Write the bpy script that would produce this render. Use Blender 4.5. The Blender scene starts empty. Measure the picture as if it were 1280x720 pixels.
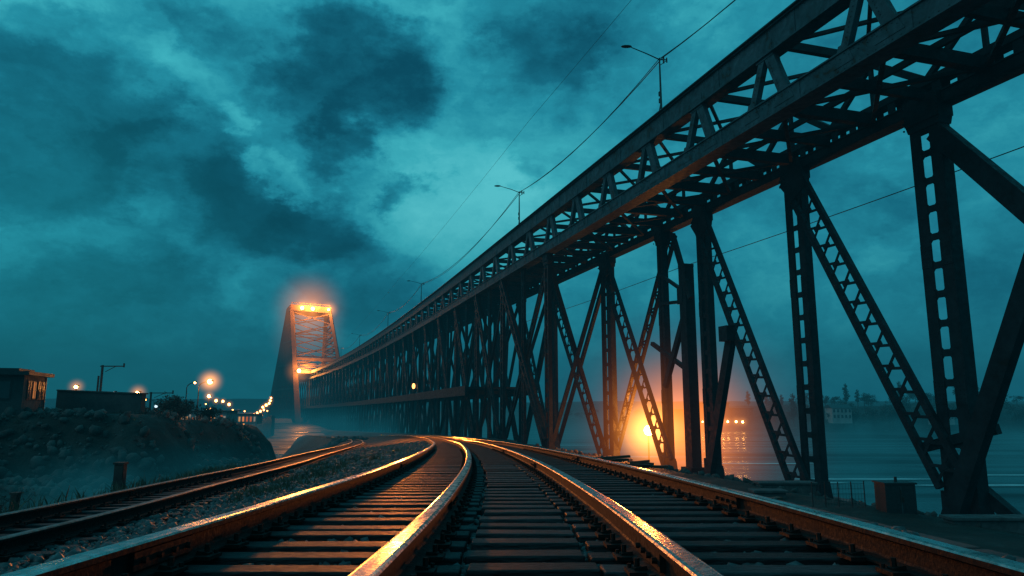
import bpy, math, random
import numpy as np
from mathutils import Vector, Matrix, noise as mnoise
random.seed(7)
S = bpy.context.scene
COL = S.collection
R = math.radians
V = Vector

# ------------------------------------------------------------------ camera
cam = bpy.data.cameras.new("camera"); cam.sensor_width = 36; cam.lens = 870 / 1280 * 36
cam.clip_start = .05; cam.clip_end = 9000
co = bpy.data.objects.new("camera", cam); COL.objects.link(co)
co.rotation_euler = (R(90) + math.atan(143 / 870), 0, 0)
S.camera = co
S.view_settings.view_transform = 'Standard'; S.view_settings.look = 'None'
S.view_settings.exposure = 0; S.view_settings.gamma = 1
S.render.engine = 'CYCLES'
cy = S.cycles
cy.use_denoising = True
cy.max_bounces = 6; cy.diffuse_bounces = 2; cy.glossy_bounces = 3; cy.transparent_max_bounces = 12
cy.volume_bounces = 0; cy.volume_step_rate = 1.0; cy.volume_max_steps = 96
cy.sample_clamp_indirect = 4; cy.caustics_reflective = False; cy.caustics_refractive = False

# ------------------------------------------------------------------ materials
def nt(m):
    m.use_nodes = True
    t = m.node_tree; t.nodes.clear()
    return t, t.nodes, t.links
def ramp(n, stops):
    r = n.new('ShaderNodeValToRGB'); e = r.color_ramp.elements
    while len(e) > 1: e.remove(e[-1])
    e[0].position = stops[0][0]; e[0].color = (*stops[0][1], 1)
    for p, c in stops[1:]:
        k = e.new(p); k.color = (*c, 1)
    return r
def mat(name, stops, scale=3, detail=8, rough=(.5, .7), metal=0, bump=0, bscale=None, bdist=.02, warp=0, spec=.5, stretch=None, rnd=False):
    """noise driven base colour, roughness and bump in world space"""
    m = bpy.data.materials.new(name); t, n, l = nt(m)
    out = n.new('ShaderNodeOutputMaterial'); b = n.new('ShaderNodeBsdfPrincipled')
    g = n.new('ShaderNodeNewGeometry'); pos = g.outputs['Position']
    if stretch:
        mp = n.new('ShaderNodeMapping'); mp.inputs['Scale'].default_value = stretch
        l.new(pos, mp.inputs[0]); pos = mp.outputs[0]
    no = n.new('ShaderNodeTexNoise'); no.inputs['Scale'].default_value = scale; no.inputs['Detail'].default_value = detail
    no.inputs['Roughness'].default_value = .62; no.inputs['Distortion'].default_value = warp
    l.new(pos, no.inputs['Vector'])
    r = ramp(n, stops); l.new(no.outputs['Fac'], r.inputs[0]); l.new(r.outputs[0], b.inputs['Base Color'])
    if rnd:
        oi = n.new('ShaderNodeObjectInfo'); mq = n.new('ShaderNodeMapRange'); mq.inputs[3].default_value = .45; mq.inputs[4].default_value = 1.9; l.new(oi.outputs['Random'], mq.inputs[0])
        vs = n.new('ShaderNodeVectorMath'); vs.operation = 'SCALE'; l.new(r.outputs[0], vs.inputs[0]); l.new(mq.outputs[0], vs.inputs['Scale']); l.new(vs.outputs[0], b.inputs['Base Color'])
    n2 = n.new('ShaderNodeTexNoise'); n2.inputs['Scale'].default_value = scale * 2.7; n2.inputs['Detail'].default_value = 5
    l.new(pos, n2.inputs['Vector'])
    mr = n.new('ShaderNodeMapRange'); mr.inputs[1].default_value = .3; mr.inputs[2].default_value = .7
    mr.inputs[3].default_value = rough[0]; mr.inputs[4].default_value = rough[1]
    l.new(n2.outputs['Fac'], mr.inputs[0]); l.new(mr.outputs[0], b.inputs['Roughness'])
    b.inputs['Metallic'].default_value = metal; b.inputs['Specular IOR Level'].default_value = spec
    if bump:
        n3 = n.new('ShaderNodeTexNoise'); n3.inputs['Scale'].default_value = bscale or scale * 4; n3.inputs['Detail'].default_value = 6
        l.new(pos, n3.inputs['Vector'])
        bp = n.new('ShaderNodeBump'); bp.inputs['Strength'].default_value = bump; bp.inputs['Distance'].default_value = bdist
        l.new(n3.outputs['Fac'], bp.inputs['Height']); l.new(bp.outputs[0], b.inputs['Normal'])
    l.new(b.outputs[0], out.inputs[0])
    return m
def emis(name, col, s):
    m = bpy.data.materials.new(name); t, n, l = nt(m)
    out = n.new('ShaderNodeOutputMaterial'); e = n.new('ShaderNodeEmission')
    e.inputs[0].default_value = (*col, 1); e.inputs[1].default_value = s; l.new(e.outputs[0], out.inputs[0])
    return m

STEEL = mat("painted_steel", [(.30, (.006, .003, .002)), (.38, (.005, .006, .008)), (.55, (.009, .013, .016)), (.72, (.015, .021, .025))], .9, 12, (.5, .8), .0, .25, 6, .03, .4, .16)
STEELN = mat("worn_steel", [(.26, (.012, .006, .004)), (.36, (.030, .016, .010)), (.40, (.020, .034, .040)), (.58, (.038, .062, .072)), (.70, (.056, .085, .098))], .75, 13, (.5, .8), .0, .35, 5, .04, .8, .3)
TOWER = mat("tower_steel", [(.3, (.022, .014, .012)), (.6, (.065, .040, .032))], .05, 8, (.5, .8), 0)
RAILTOP = mat("polished_rail", [(.30, (.20, .17, .15)), (.42, (.48, .44, .41)), (.7, (.70, .67, .64))], 5, 12, (.17, .36), 1, .35, 55, .004, 1.2, .5)
DULLTOP = mat("dull_rail_head", [(.30, (.04, .035, .03)), (.5, (.12, .11, .10)), (.7, (.26, .25, .24))], 5, 12, (.35, .6), 1, .35, 55, .004, 1.2, .5)
RAILSIDE = mat("rusty_rail", [(.3, (.003, .0022, .002)), (.6, (.009, .006, .005))], 12, 8, (.6, .9), .0, .6, 60, .006, 0, .2)
WOOD = mat("wet_sleeper_timber", [(.3, (.005, .006, .007)), (.5, (.013, .016, .018)), (.7, (.028, .032, .034))], 5, 12, (.42, .75), 0, .8, 9, .02, .5, .2, (1, 9, 5), True)
WOODC = mat("wet_centre_timber", [(.3, (.005, .006, .008)), (.5, (.012, .016, .020)), (.7, (.025, .031, .036))], 6, 12, (.40, .7), 0, .7, 9, .02, .5, .2, (1, 9, 5), True)
STONE = mat("ballast_stone", [(.3, (.012, .013, .014)), (.5, (.028, .032, .035)), (.62, (.060, .066, .068)), (.75, (.13, .135, .13))], 9, 6, (.4, .75), 0, .4, 50, .01)
GROUND = mat("ballast_ground", [(.3, (.008, .009, .009)), (.5, (.020, .022, .022)), (.62, (.045, .046, .045)), (.74, (.08, .08, .075))], 4.5, 15, (.6, .9), 0, 1.0, 11, .12, .3, .3)
CONC = mat("weathered_concrete", [(.3, (.022, .024, .024)), (.55, (.055, .058, .058)), (.72, (.09, .092, .09))], 1.6, 10, (.7, .95), 0, .5, 9, .03)
CONCD = mat("dark_rendered_wall", [(.3, (.012, .013, .014)), (.45, (.026, .028, .029)), (.6, (.040, .042, .042))], .5, 12, (.75, .95), 0, .5, 4, .05)
DARKM = mat("dark_metal", [(.3, (.006, .007, .008)), (.7, (.018, .020, .022))], 6, 6, (.4, .65), .3, .2, 20, .01)
RUST = mat("rusted_scrap", [(.3, (.035, .016, .010)), (.6, (.09, .035, .02))], 6, 9, (.7, .95), 0, .6, 20, .03)
ROCKC = mat("cliff_rock", [(.3, (.012, .012, .011)), (.5, (.035, .034, .032)), (.66, (.07, .068, .064)), (.8, (.13, .125, .12))], .35, 14, (.75, .95), 0, .8, 1.2, .5, .6)
LEAF = mat("dark_foliage", [(.3, (.006, .010, .007)), (.6, (.016, .024, .014)), (.8, (.03, .038, .022))], 1.2, 6, (.6, .9))
GRASSM = mat("dry_grass", [(.3, (.03, .034, .02)), (.7, (.085, .08, .05))], 3, 6, (.7, .95))
BARK = mat("bark", [(.3, (.012, .010, .009)), (.7, (.035, .03, .026))], 5, 6, (.8, .95))
PALE = mat("pale_house_wall", [(.3, (.16, .17, .17)), (.7, (.28, .29, .28))], .3, 6, (.8, .95))
ORANGE = (1, .30, .045)
L_OR = emis("sodium_lamp", (1, .42, .09), 60)
L_OR2 = emis("small_sodium_lamp", (1, .34, .08), 22)
L_WH = emis("small_white_lamp", (.6, .8, .9), 1.6)
L_RED = emis("red_signal_lamp", (1, .05, .02), 5)
L_WIN = emis("lit_window", (1, .34, .10), .4)
GLASS = mat("dark_window_glass", [(.3, (.010, .014, .018)), (.7, (.02, .026, .03))], 1, 3, (.35, .5), 0, 0)

# ------------------------------------------------------------------ mesh builder
class MB:
    def __init__(s): s.v = []; s.f = []; s.mi = []
    def add(s, vs, fs, m=0):
        o = len(s.v); s.v.extend([tuple(p) for p in vs]); s.f.extend([tuple(i + o for i in f) for f in fs]); s.mi.extend([m] * len(fs))
    def hexa(s, c, m=0):   # 8 corners, bottom 4 then top 4
        s.add(c, [(0, 3, 2, 1), (4, 5, 6, 7), (0, 1, 5, 4), (1, 2, 6, 5), (2, 3, 7, 6), (3, 0, 4, 7)], m)
    def box(s, x0, x1, y0, y1, z0, z1, m=0):
        s.hexa([(x0, y0, z0), (x1, y0, z0), (x1, y1, z0), (x0, y1, z0), (x0, y0, z1), (x1, y0, z1), (x1, y1, z1), (x0, y1, z1)], m)
    def beam(s, p, q, w, h, up=(0, 0, 1), m=0, w2=None, h2=None):
        p = V(p); q = V(q); d = (q - p).normalized(); up = V(up)
        sd = d.cross(up)
        if sd.length < 1e-4: sd = d.cross(V((1, 0, 0)))
        sd.normalize(); u = sd.cross(d).normalized()
        w2 = w2 or w; h2 = h2 or h
        a = [p - sd * w / 2 - u * h / 2, p + sd * w / 2 - u * h / 2, p + sd * w / 2 + u * h / 2, p - sd * w / 2 + u * h / 2]
        b = [q - sd * w2 / 2 - u * h2 / 2, q + sd * w2 / 2 - u * h2 / 2, q + sd * w2 / 2 + u * h2 / 2, q - sd * w2 / 2 + u * h2 / 2]
        s.add(a + b, [(0, 3, 2, 1), (4, 5, 6, 7), (0, 1, 5, 4), (1, 2, 6, 5), (2, 3, 7, 6), (3, 0, 4, 7)], m)
    def tube(s, pts, r, n=8, m=0):
        pts = [V(p) for p in pts]; k = len(pts)
        rs = r if isinstance(r, (list, tuple)) else [r] * k
        vs = []
        for i, p in enumerate(pts):
            d = (pts[min(i + 1, k - 1)] - pts[max(i - 1, 0)]).normalized()
            a = d.cross(V((0, 0, 1)) if abs(d.z) < .95 else V((1, 0, 0))).normalized(); b = d.cross(a)
            for j in range(n):
                t = 2 * math.pi * j / n
                vs.append(p + (a * math.cos(t) + b * math.sin(t)) * rs[i])
        fs = [(i * n + j, i * n + (j + 1) % n, (i + 1) * n + (j + 1) % n, (i + 1) * n + j) for i in range(k - 1) for j in range(n)]
        fs += [tuple(range(n - 1, -1, -1)), tuple(range((k - 1) * n, k * n))]
        s.add(vs, fs, m)
    def ball(s, c, r, n=8, k=6, m=0, sc=(1, 1, 1)):
        c = V(c); vs = []
        for i in range(1, k):
            a = math.pi * i / k
            for j in range(n):
                t = 2 * math.pi * j / n
                vs.append(c + V((math.sin(a) * math.cos(t) * sc[0], math.sin(a) * math.sin(t) * sc[1], math.cos(a) * sc[2])) * r)
        T = len(vs); vs += [c + V((0, 0, r * sc[2])), c - V((0, 0, r * sc[2]))]
        fs = [(i * n + j, (i + 1) * n + j, (i + 1) * n + (j + 1) % n, i * n + (j + 1) % n) for i in range(k - 2) for j in range(n)]
        fs += [(T, j, (j + 1) % n) for j in range(n)] + [(T + 1, (k - 2) * n + (j + 1) % n, (k - 2) * n + j) for j in range(n)]
        s.add(vs, fs, m)
    def build(s, name, mats, parent=None, smooth=False, bevel=0):
        me = bpy.data.meshes.new(name)
        off = V((0, 0, 0))
        p = parent
        while p is not None: off = off + p.location; p = p.parent
        if parent is not None and off.length > 0: vs = [(a[0] - off.x, a[1] - off.y, a[2] - off.z) for a in s.v]
        else: vs = s.v
        me.from_pydata(vs, [], s.f)
        if not isinstance(mats, (list, tuple)): mats = [mats]
        for m in mats: me.materials.append(m)
        if len(mats) > 1: me.polygons.foreach_set('material_index', s.mi)
        if smooth: me.polygons.foreach_set('use_smooth', [True] * len(s.f))
        me.update()
        o = bpy.data.objects.new(name, me); COL.objects.link(o)
        if parent is not None: o.parent = parent
        if bevel:
            b = o.modifiers.new("bevel", 'BEVEL'); b.width = bevel; b.segments = 2; b.limit_method = 'ANGLE'
        return o
def tag(o, label=None, cat=None, group=None, kind=None):
    if label: o['label'] = label
    if cat: o['category'] = cat
    if group: o['group'] = group
    if kind: o['kind'] = kind
    return o
def empty(name, loc, label, cat, group=None):
    o = bpy.data.objects.new(name, None); o.location = loc; COL.objects.link(o); o.empty_display_size = .5
    return tag(o, label, cat, group)
def copy_tree(o, parent=None):
    c = o.copy(); COL.objects.link(c)
    if parent is not None: c.parent = parent
    for ch in list(o.children): copy_tree(ch, c)
    return c
_sc = {}
def sc(**k): pass

# ------------------------------------------------------------------ world: dusk sky with cloud banks
SUN_EL, SUN_AZ = R(14), R(-35)
w = bpy.data.worlds.new("World"); S.world = w; w.use_nodes = True
t = w.node_tree; n = t.nodes; l = t.links; n.clear()
wo = n.new('ShaderNodeOutputWorld'); bg = n.new('ShaderNodeBackground'); bg2 = n.new('ShaderNodeBackground'); ad = n.new('ShaderNodeAddShader')
sky = n.new('ShaderNodeTexSky'); sky.sky_type = 'NISHITA'; sky.sun_disc = False; sky.sun_elevation = SUN_EL; sky.sun_rotation = SUN_AZ
mulc = n.new('ShaderNodeMix'); mulc.data_type = 'RGBA'; mulc.blend_type = 'MULTIPLY'; mulc.inputs[0].default_value = 1
mulc.inputs[7].default_value = (.004, .16, .22, 1); l.new(sky.outputs[0], mulc.inputs[6]); l.new(mulc.outputs[2], bg2.inputs[0]); bg2.inputs[1].default_value = .012
tc = n.new('ShaderNodeTexCoord'); gen = tc.outputs['Generated']
def vm(op, a, b=None, **k):
    x = n.new('ShaderNodeVectorMath'); x.operation = op
    for i, q in enumerate((a, b)):
        if q is None: continue
        if hasattr(q, 'is_output'): l.new(q, x.inputs[i])
        else: x.inputs[i].default_value = q
    return x
def ma(op, a, b=None, c=None):
    x = n.new('ShaderNodeMath'); x.operation = op
    for i, q in enumerate((a, b, c)):
        if q is None: continue
        if hasattr(q, 'is_output'): l.new(q, x.inputs[i])
        else: x.inputs[i].default_value = q
    return x.outputs[0]
def fbm(vec, scale, det, rough=.55, dist=0):
    x = n.new('ShaderNodeTexNoise'); x.inputs['Scale'].default_value = scale; x.inputs['Detail'].default_value = det
    x.inputs['Roughness'].default_value = rough; x.inputs['Distortion'].default_value = dist; l.new(vec, x.inputs['Vector']); return x
STR = (1, 1, 1.6)
nrm = vm('NORMALIZE', gen)
d0 = vm('MULTIPLY', nrm.outputs[0], STR).outputs[0]
wn = fbm(d0, 5.5, 7, .62)
wn2 = vm('SUBTRACT', wn.outputs['Color'], (.5, .5, .5)); wn3 = vm('SCALE', wn2.outputs[0]); wn3.inputs['Scale'].default_value = .30
dd = vm('ADD', d0, wn3.outputs[0]).outputs[0]
wf1 = fbm(d0, 17, 6, .6); wf2 = vm('SUBTRACT', wf1.outputs['Color'], (.5, .5, .5)); wf3 = vm('SCALE', wf2.outputs[0]); wf3.inputs['Scale'].default_value = .055
dd = vm('ADD', dd, wf3.outputs[0]).outputs[0]
# azimuth, elevation, radius, amount
BL = [(-15.3, 25.6, .15, -.34), (-13.8, 20.8, .07, -.26), (-8.5, 28, .07, -.16), (-28, 18, .11, -.22), (-22.5, 15, .11, -.30), (-17, 13.8, .09, -.28), (-12.5, 12.6, .07, -.14), (-8.8, 17.6, .055, -.36),
      (-34, 21, .11, -.22), (-36, 15, .12, -.22), (-30, 8.5, .09, -.16), (-22, 9, .05, .08), (-38, 10, .05, .12), (.6, 18.7, .05, -.22), (4.5, 27.5, .10, -.20), (-26, 27, .06, -.16), (-36, 26, .05, -.14), (-4, 17.5, .15, .22), (-9, 22.5, .06, .12), (-2, 12.5, .13, .12), (-23.3, 20.9, .040, .16), (-20.2, 17.9, .035, .24), (-17, 17.4, .035, .16),
      (-31, 13.6, .04, .12), (-37, 29, .10, .10), (-5, 29, .09, .08), (-30, 24.5, .05, .10), (-20, 30.5, .12, .06), (30, 6, .24, -.06), (33, 25, .3, -.14), (24, 16, .10, -.10), (28, 11, .06, .08), (-40, 3, .55, -.17), (-12, 8, .10, -.08)]
acc = None
for az, el, r, a in BL:
    c = (math.sin(R(az)) * math.cos(R(el)) * STR[0], math.cos(R(az)) * math.cos(R(el)) * STR[1], math.sin(R(el)) * STR[2])
    ds = vm('DISTANCE', dd, c)
    mr = n.new('ShaderNodeMapRange'); mr.interpolation_type = 'SMOOTHSTEP'
    mr.inputs[1].default_value = r * .35; mr.inputs[2].default_value = r * 1.15; mr.inputs[3].default_value = a; mr.inputs[4].default_value = 0
    l.new(ds.outputs['Value'], mr.inputs[0])
    acc = mr.outputs[0] if acc is None else ma('ADD', acc, mr.outputs[0])
big = fbm(d0, 3.2, 10, .58, .3).outputs['Fac']
fine = fbm(dd, 9, 8, .55).outputs['Fac']
v = ma('MULTIPLY_ADD', big, .8, .22)
v = ma('MULTIPLY_ADD', fine, .46, ma('SUBTRACT', v, .22))
v = ma('ADD', v, acc)
sep = n.new('ShaderNodeSeparateXYZ'); l.new(nrm.outputs[0], sep.inputs[0])
low = n.new('ShaderNodeMapRange'); low.inputs[1].default_value = 0; low.inputs[2].default_value = .22; low.inputs[3].default_value = -.20; low.inputs[4].default_value = 0
l.new(sep.outputs[2], low.inputs[0]); v = ma('ADD', v, low.outputs[0])
rp = ramp(n, [(0, (.0012, .030, .060)), (.22, (.0030, .064, .112)), (.42, (.009, .160, .245)), (.60, (.022, .310, .42)), (.80, (.06, .52, .61)), (1, (.13, .70, .77))])
l.new(v, rp.inputs[0]); l.new(rp.outputs[0], bg.inputs[0]); bg.inputs[1].default_value = .92
l.new(bg.outputs[0], ad.inputs[0]); l.new(bg2.outputs[0], ad.inputs[1]); l.new(ad.outputs[0], wo.inputs[0])

sd = bpy.data.lights.new("dusk_sun", 'SUN'); sd.energy = .4; sd.angle = R(25); sd.color = (.55, .9, 1)
so = bpy.data.objects.new("dusk_sun", sd); COL.objects.link(so)
so.rotation_euler = V((math.sin(SUN_AZ) * -1, -.3, -.55)).to_track_quat('-Z', 'Y').to_euler()
so.rotation_euler = V((.75, .45, -.55)).to_track_quat('-Z', 'Y').to_euler()

# ------------------------------------------------------------------ paths
def hermite(K):
    xs = [k[0] for k in K]; ys = [k[1] for k in K]; m = []
    for i in range(len(K)):
        a = max(i - 1, 0); b = min(i + 1, len(K) - 1); m.append((ys[b] - ys[a]) / (xs[b] - xs[a]))
    def f(x):
        x = np.asarray(x, float); i = np.clip(np.searchsorted(xs, x) - 1, 0, len(K) - 2)
        X = np.array(xs); Y = np.array(ys); M = np.array(m); h = X[i + 1] - X[i]; u = (x - X[i]) / h
        r = (2 * u**3 - 3 * u**2 + 1) * Y[i] + (u**3 - 2 * u**2 + u) * h * M[i] + (-2 * u**3 + 3 * u**2) * Y[i + 1] + (u**3 - u**2) * h * M[i + 1]
        r = np.where(x < xs[0], Y[0] + (x - xs[0]) * M[0], r); r = np.where(x > xs[-1], Y[-1] + (x - xs[-1]) * M[-1], r)
        return r
    return f
cM = hermite([(-12, .0), (0, .07), (7, .10), (16, -.22), (28.7, -1.1), (45, -2.65), (60, -4.6), (78, -7.0), (109, -12.0), (160, -23), (272, -52), (430, -96)])
cL = hermite([(-12, -5.6), (0, -6.1), (10, -6.85), (17, -7.8), (30, -9.6), (42, -11.6), (65, -15.2), (91, -19.8), (130, -29), (200, -51), (300, -83), (430, -126)])
G = .0422
zM = lambda Y: -.6 - G * np.asarray(Y, float)
zL = lambda Y: -1.2 - G * np.asarray(Y, float)

# bridge frame: s along, u across, z up
D = V((-.29083, .95678, 0)); N = V((.95678, .29083, 0))
KB = 1.5e-4; SB = 150.0
def B(s, u, z):
    if s <= SB: return D * s + N * u + V((0, 0, z))
    a = KB * (s - SB); off = KB * (s - SB)**2 / 2
    p = D * s + N * (36.2 - off) + (N * math.cos(a) + D * math.sin(a) * 1.0) * (u - 36.2)
    return p + V((0, 0, z))
UN, UF = 36.2, 46.9
def zb(s, u):   # level of the ground under the bridge
    z = -6.75 - 1.95 * (u - UN) / (UF - UN)
    if s > 130: z -= .033 * (s - 130)
    return z

# ------------------------------------------------------------------ terrain
def vnoise(x, y, seed=0):
    xi = np.floor(x).astype(np.int64); yi = np.floor(y).astype(np.int64); fx = x - xi; fy = y - yi
    fx = fx * fx * (3 - 2 * fx); fy = fy * fy * (3 - 2 * fy)
    def h(a, b):
        k = (a * 374761393 + b * 668265263 + seed * 1442695041) & 0xffffffff
        k = ((k ^ (k >> 13)) * 1274126177) & 0xffffffff
        return ((k ^ (k >> 16)) & 0xffff) / 65535.0
    return (h(xi, yi) * (1 - fx) + h(xi + 1, yi) * fx) * (1 - fy) + (h(xi, yi + 1) * (1 - fx) + h(xi + 1, yi + 1) * fx) * fy
def fb(x, y, sc, o=5, seed=0):
    r = 0; a = .5; f = 1 / sc
    for i in range(o): r = r + a * (vnoise(x * f, y * f, seed + i) - .5); a *= .5; f *= 2.03
    return r
def sstep(x): x = np.clip(x, 0, 1); return x * x * (3 - 2 * x)
PLAT = [(-400, 74), (-58, 76), (-41, 77), (-39.5, 88), (-47, 100), (-45.5, 113), (-47, 124), (-58, 150), (-80, 205), (-115, 290), (-165, 400), (-200, 520), (-800, 700)]
def pdist(X, Y, P, closed=True):
    ins = np.zeros(X.shape, bool); dm = np.full(X.shape, 1e9)
    for i in range(len(P)):
        ax, ay = P[i]; bx, by = P[(i + 1) % len(P)]
        dx, dy = bx - ax, by - ay
        u = np.clip(((X - ax) * dx + (Y - ay) * dy) / (dx * dx + dy * dy), 0, 1)
        dm = np.minimum(dm, np.hypot(X - ax - u * dx, Y - ay - u * dy))
        c = ((ay > Y) != (by > Y)); ins ^= c & (X < (bx - ax) * (Y - ay) / (np.where(dy == 0, 1e-9, dy)) + ax)
    return np.where(ins, -dm, dm)
WATER = -20.0
def terrain(X, Y):
    X = np.asarray(X, float); Y = np.asarray(Y, float)
    nb = fb(X, Y, 30, 6, 3); ns = fb(X, Y, 4, 5, 9)
    # river bed and the misty basin on the left
    z = np.full(X.shape, -24.0) + nb * 2
    basin = -8.2 - 16 * sstep((Y - 92) / 45) + nb * 4
    z = np.where(X < cM(Y), np.maximum(z, basin), z)
    # plateau with cliff faces
    dp = pdist(X, Y, PLAT) + fb(X, Y, 14, 5, 21) * 9 + ns * 1.6
    pz = -1.3 - .052 * np.clip(Y - 80, 0, 1e9); pz = np.maximum(pz, -7.7) + ns * .4
    led = -24 + (pz + 24) * (1 - sstep(dp / 16)**.75)
    led = led + np.where((dp > 0) & (dp < 16), np.abs(fb(X, Y, 5, 5, 55)) * 7 * np.sin(np.clip(dp / 16, 0, 1) * math.pi), 0)
    z = np.maximum(z, np.where(dp < 16, led, -99))
    # bench under the bridge
    s = -.29083 * X + .95678 * Y; u = .95678 * X + .29083 * Y
    off = np.where(s > SB, KB * (s - SB)**2 / 2, 0); u = u + off
    bz = -6.75 - 1.95 * (u - UN) / (UF - UN) - np.where(s > 130, .033 * (s - 130), 0) + ns * .5
    k = sstep((u - 51) / 24); bz = bz * (1 - k) + -26 * k
    k2 = sstep((27 - u) / 14); bz = np.where(u < 36.2, -6.75 - np.where(s > 130, .033 * (s - 130), 0) + ns * .5, bz); bz = bz - 30 * k2
    z = np.maximum(z, bz)
    # the two embankments
    vM = X - cM(Y); vL = X - cL(Y)
    fM = zM(Y) - .30; fL = zL(Y) - .27
    sw = fb(X, Y, 2.5, 4, 40) * .5
    shp = lambda e: np.where(e < 1.1, e * .22, .24 + (e - 1.1) * .62)
    eR = np.clip(vM - 2.95 - sw * .4, 0, None); eL = np.clip(-(vL + 1.45) - sw * .4, 0, None)
    zz = fM + (fL - fM) * sstep((-vM - 2.9) / np.clip(-2.9 - 1.5 - (cL(Y) - cM(Y)), .4, 99))
    e = zz - shp(eR) - shp(eL)
    rough = np.clip(np.maximum(np.abs(vM) - 2.9, 0), 0, 1) * np.clip(np.maximum(np.abs(vL) - 1.3, 0), 0, 1)
    e = e + rough * (fb(X, Y, .8, 4, 77) * .22 + ns * .12)
    k = np.where(Y > 400, (Y - 400) * .5, 0)
    z = np.maximum(z, e - k)
    # far bank and the hills behind it
    shore = 505 + fb(X, Y, 200, 4, 5) * 50
    fbk = np.where(X > -120, -24 + np.clip((Y - shore) * .35, 0, 12) + np.clip(Y - shore - 60, 0, 700) * .016 + nb * 3, -99)
    fbk = np.where(X > 90, fbk + sstep((Y - shore - 20) / 75) * (1 - .8 * sstep((Y - 625) / 120)) * (9.5 + fb(X, Y, 70, 4, 61) * 26) * sstep((X - 90) / 90), fbk)
    lf = np.where(X <= -120, -24 + np.clip((Y - 1000) * .1, 0, 30) + nb * 6, -99)
    z = np.maximum(z, np.where(Y > shore, fbk, -99)); z = np.maximum(z, lf)
    return z
def grid_mesh(name, xs, ys, fn, m, smooth=True):
    X, Y = np.meshgrid(xs, ys); Z = fn(X, Y)
    nx, ny = len(xs), len(ys)
    vs = np.stack([X.ravel(), Y.ravel(), Z.ravel()], 1).astype(np.float32)
    i = (np.arange(ny - 1)[:, None] * nx + np.arange(nx - 1)[None, :]).ravel()
    f = np.stack([i, i + 1, i + nx + 1, i + nx], 1).astype(np.int32)
    me = bpy.data.meshes.new(name)
    me.vertices.add(len(vs)); me.vertices.foreach_set('co', vs.ravel())
    me.loops.add(f.size); me.loops.foreach_set('vertex_index', f.ravel())
    me.polygons.add(len(f)); me.polygons.foreach_set('loop_start', np.arange(0, f.size, 4, dtype=np.int32)); me.polygons.foreach_set('loop_total', np.full(len(f), 4, np.int32))
    if smooth: me.polygons.foreach_set('use_smooth', np.ones(len(f), bool))
    me.materials.append(m); me.update(); me.validate()
    o = bpy.data.objects.new(name, me); COL.objects.link(o); return o
tx = np.linspace(-5.9, 5.9, 560); xs = 9 * np.sinh(tx) - 1.5
ty = np.linspace(-1.3, 5.95, 520); ys = 10 * np.sinh(ty) + 8

# ground material: ballast near the tracks, rock on steep faces, mud elsewhere
gm = bpy.data.materials.new("ground"); t2, n2_, l2 = nt(gm)
def mixg():
    n_ = n2_; l_ = l2
    out = n_.new('ShaderNodeOutputMaterial'); b = n_.new('ShaderNodeBsdfPrincipled'); g = n_.new('ShaderNodeNewGeometry')
    def no(scale, det, rough=.6):
        x = n_.new('ShaderNodeTexNoise'); x.inputs['Scale'].default_value = scale; x.inputs['Detail'].default_value = det; x.inputs['Roughness'].default_value = rough
        l_.new(g.outputs['Position'], x.inputs['Vector']); return x.outputs['Fac']
    vo = n_.new('ShaderNodeTexVoronoi'); vo.inputs['Scale'].default_value = 9; l_.new(g.outputs['Position'], vo.inputs['Vector'])
    mx0 = n_.new('ShaderNodeMath'); mx0.operation = 'MULTIPLY_ADD'; l_.new(vo.outputs['Distance'], mx0.inputs[0]); mx0.inputs[1].default_value = -.45; l_.new(no(3, 15, .7), mx0.inputs[2])
    r1 = ramp(n_, [(.08, (.006, .007, .007)), (.30, (.020, .022, .023)), (.48, (.05, .053, .053)), (.62, (.10, .10, .097))]); l_.new(mx0.outputs[0], r1.inputs[0])
    r2 = ramp(n_, [(.3, (.004, .005, .004)), (.5, (.013, .015, .012)), (.62, (.030, .030, .027)), (.72, (.09, .09, .085))]); l_.new(no(.28, 15, .68), r2.inputs[0])
    sx = n_.new('ShaderNodeSeparateXYZ'); l_.new(g.outputs['Position'], sx.inputs[0])
    mr = n_.new('ShaderNodeMapRange'); mr.inputs[1].default_value = -4.5; mr.inputs[2].default_value = -2.8; l_.new(sx.outputs[2], mr.inputs[0])
    my = n_.new('ShaderNodeMapRange'); my.inputs[1].default_value = 55; my.inputs[2].default_value = 75; my.inputs[3].default_value = 1; my.inputs[4].default_value = 0; l_.new(sx.outputs[1], my.inputs[0])
    mm = n_.new('ShaderNodeMath'); mm.operation = 'MULTIPLY'; l_.new(mr.outputs[0], mm.inputs[0]); l_.new(my.outputs[0], mm.inputs[1])
    mc = n_.new('ShaderNodeMix'); mc.data_type = 'RGBA'; l_.new(mm.outputs[0], mc.inputs[0]); l_.new(r2.outputs[0], mc.inputs[6]); l_.new(r1.outputs[0], mc.inputs[7])
    l_.new(mc.outputs[2], b.inputs['Base Color']); b.inputs['Roughness'].default_value = .8; b.inputs['Specular IOR Level'].default_value = .3
    bp = n_.new('ShaderNodeBump'); bp.inputs['Strength'].default_value = 1; bp.inputs['Distance'].default_value = .08
    l_.new(mx0.outputs[0], bp.inputs['Height'])
    bq = n_.new('ShaderNodeBump'); bq.inputs['Strength'].default_value = .7; bq.inputs['Distance'].default_value = .7
    l_.new(no(.9, 9, .65), bq.inputs['Height']); l_.new(bp.outputs[0], bq.inputs['Normal']); l_.new(bq.outputs[0], b.inputs['Normal'])
    l_.new(b.outputs[0], out.inputs[0])
mixg()
tag(grid_mesh("ground", xs, ys, terrain, gm), kind='structure')

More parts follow.
